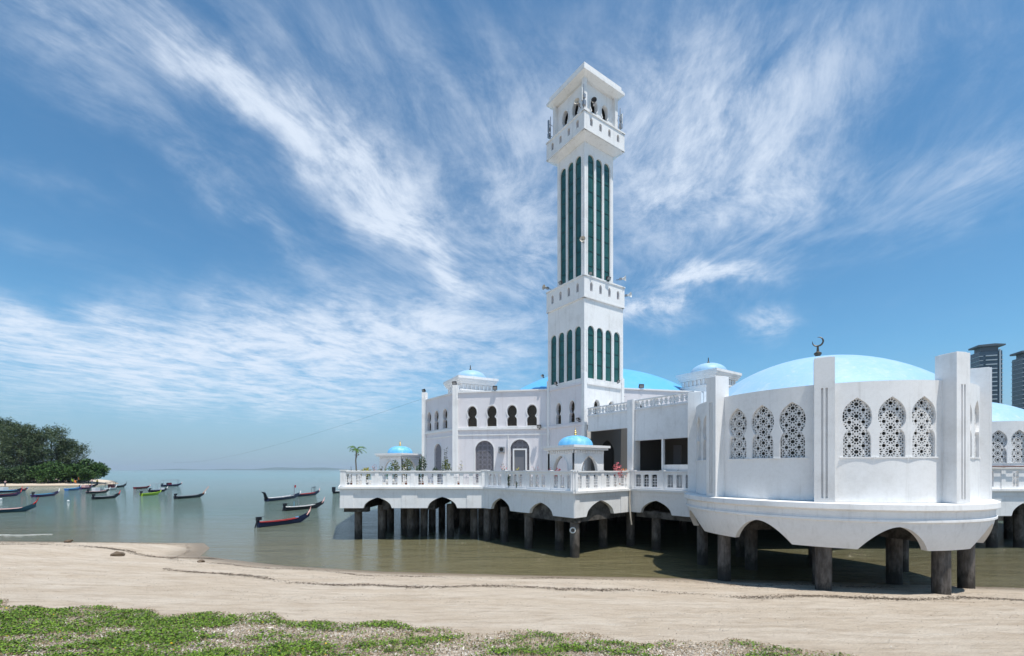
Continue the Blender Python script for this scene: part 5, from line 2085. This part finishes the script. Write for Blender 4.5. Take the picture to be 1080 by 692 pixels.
person(5.5, 122, .05, 'boat_pink', 'boat_navy', 'person in a pink shirt standing by the boats at the left edge')
person(97, 130, .2, 'boat_pink', 'boat_grey', 'person in a pink top standing on the spit tip, closer to the trees')
person(102.5, 126, .2, 'yellow_leaf', 'boat_black', 'person in a yellowish shirt standing among the moored boats')

# ------------------------------------------------------------------ ground cover, litter, wrack line
GX = np.array([-60, -13.5, -5.6, -2.4, 0.6, 2.6, 4.6, 6.3, 7.5, 9])
GYa = np.array([13.2, 11.75, 10.9, 10.15, 9.6, 9.3, 8.9, 8.5, 7.6, 6.9])


def cover(n, ymin=4.5, ymax=12.5, seed=1, thr=0.0, dens_scale=1.0, edge_shift=0.0):
    r = np.random.default_rng(seed)
    y = ymin + (ymax - ymin) * r.random(n) ** .9
    x = (r.random(n) * 2 - 1) * (y * 1.18 + .6)
    edge = np.interp(x, GX, GYa) + .22 * np.sin(x * 1.7) + .15 * np.sin(x * 4.1 + 1) + edge_shift
    nn = .8 * hash_noise(x * 3.4 + y * 1.5, y * 7.0 - x * 1.6, 21) + .55 * hash_noise(x * 7, y * 15 + x * 2, 22) + .30 * r.normal(size=n)
    k = (y < edge) & (nn > thr + np.clip((x + 5.0) * .07, -.25, .85) * .80 + np.clip((edge - y) * .04, 0, .4))
    return x[k], y[k]


def flat_leaves(x, y, size, seed, tilt=.55, lift=.03, aspect=.7):
    r = np.random.default_rng(seed)
    n = len(x)
    z = terr(x, y) + r.random(n) * lift + .008
    c = np.stack([x, y, z], -1)
    a = r.random(n) * 6.283
    nrm = np.stack([r.normal(size=n) * tilt, r.normal(size=n) * tilt, np.ones(n)], -1)
    nrm /= np.linalg.norm(nrm, axis=1)[:, None]
    d = np.stack([np.cos(a), np.sin(a), np.zeros(n)], -1)
    d = d - nrm * (d * nrm).sum(1)[:, None]
    d /= np.linalg.norm(d, axis=1)[:, None]
    e = np.cross(nrm, d)
    s_ = (size * r.uniform(.55, 1.4, n))[:, None]
    return np.stack([c - d * s_, c - e * s_ * aspect, c + d * s_, c + e * s_ * aspect], 1)


x, y = cover(480000, seed=1, thr=.06)
tag(raw_mesh('creeper_leaves', flat_leaves(x, y, .021, 2, lift=.06), 4, 'ground_leaf'), 'mat of small bright green creeper leaves over the sand bank', 'ground cover', kind='stuff')
x, y = cover(160000, seed=3, thr=-.9, edge_shift=.15)
tag(raw_mesh('dry_leaves', flat_leaves(x, y, .020, 4, lift=.035, aspect=.35), 4, 'dry_leaf'), 'brown dry stalks and leaves among the creeper', 'ground litter', kind='stuff')
x, y = cover(70000, seed=5, thr=-9, edge_shift=-.1)
keep = hash_noise(x * 1.8, y * 2.5, 31) > -.2
tag(raw_mesh('shell_litter', flat_leaves(x[keep], y[keep], .019, 6, lift=.02), 4, 'litter'), 'pale shell and coral bits scattered over the sand bank', 'ground litter', kind='stuff')
x, y = cover(500, seed=7, thr=-.3)
tag(raw_mesh('yellow_flowers', flat_leaves(x, y, .022, 8, lift=.07), 4, 'yellow_flower'), 'tiny yellow flowers dotted through the creeper', 'flowers', kind='stuff')

# wrack lines: seaweed and twigs left by tides
r_ = np.random.default_rng(9)
for k, (offs, n, lo, hi, sz) in enumerate(((1.6, 12000, -40, 14, .032), (4.6, 26000, -32, 30, .036), (3.0, 7000, -30, 25, .020), (7.0, 5000, -25, 25, .016))):
    x = r_.uniform(lo, hi, n)
    base = np.interp(x, SHX, SHY)
    if k == 1:
        base = np.where(x < -14, 27.2 + (x + 14) * -.04, base)
    if k == 0:
        base = np.where(x < -19, base - .2, base)
    y = base - offs + .35 * np.sin(x * .5 + k) + .2 * np.sin(x * 1.3 + k * 2) + r_.normal(size=n) * (.13 + .15 * (k > 1)) + .12 * hash_noise(x * 3, x * 0, 77 + k)
    keep = (hash_noise(x * 2.2, y * 3.5 + k * 5, 40 + k) > (.0 if k < 2 else -.1) + .55 * r_.normal(size=n)) & (y < np.interp(x, SHX, SHY) - .3)
    x, y = x[keep], y[keep]
    tag(raw_mesh('seaweed_wrack', flat_leaves(x, y, sz, 50 + k, tilt=.3, lift=.02, aspect=.25), 4, 'wrack'),
        ['line of dark seaweed bits close to the water', 'long dark line of twigs and seaweed halfway up the beach', 'thin scatter of debris between the two tide lines', 'sparse scatter of debris on the upper beach'][k], 'seaweed', kind='stuff')
for k, (n, lo, hi, m_, sz, lab) in enumerate(((9000, .6, 11.5, 'wrack', .015, 'dark specks of bark and weed strewn over the beach'), (9000, .4, 11.5, 'litter', .013, 'pale shell flecks strewn over the beach'))):
    x = r_.uniform(-36, 30, n)
    y = np.interp(x, SHX, SHY) - r_.uniform(lo, hi, n)
    kp = hash_noise(x * .9, y * 2.2, 60 + k) + .5 * r_.normal(size=n) > .2
    x, y = x[kp], y[kp]
    tag(raw_mesh('beach_debris', flat_leaves(x, y, sz * (1 + .5 * k), 70 + k, tilt=.4, lift=.02, aspect=.5), 4, m_), lab, 'debris', kind='stuff')
for px, py, s_, lab in ((123, 586.5, .28, 'dark driftwood lump on the sand spit'), (212, 593, .16, 'small dark stone at the inner edge of the sand spit'), (72, 571.5, .2, 'small dark stone at the water line on the left')):
    d = 3.9 * FPX / (py - CY)
    for it in range(6):
        zt = float(terr(np.array([wx_(px, d)]), np.array([d]))[0])
        d = (EYE - zt) * FPX / (py - CY)
    bm = bmesh.new()
    bmesh.ops.create_icosphere(bm, subdivisions=2, radius=s_)
    for v in bm.verts:
        v.co *= random.uniform(.75, 1.2)
        v.co.z *= .55
    me = bpy.data.meshes.new('stone')
    bm.to_mesh(me)
    bm.free()
    me.materials.append(MATS['wrack'])
    o = bpy.data.objects.new('driftwood' if 'wood' in lab else 'stone', me)
    COL.objects.link(o)
    o.location = (wx_(px, d), d, zt + s_ * .2)
    tag(o, lab, 'driftwood' if 'wood' in lab else 'stone')
# little breaking wave at the left
mb = MB()
pts = [(-42 + i * .23, 30.9 + .12 * math.sin(i * .5) + .02 * i, .0) for i in range(44)]
mb.tube(pts, [.006 + .012 * math.sin(PI * i / 43) * (.6 + .4 * math.sin(i * 1.7)) for i in range(44)], 6)
tag(mb.build('wave_crest', 'foam', smooth=True), kind='structure')

for o in bpy.data.objects:
    if o.type == 'MESH' and o.parent is None and not o.get('kind') and not o.get('label'):
        print('UNTAGGED', o.name)
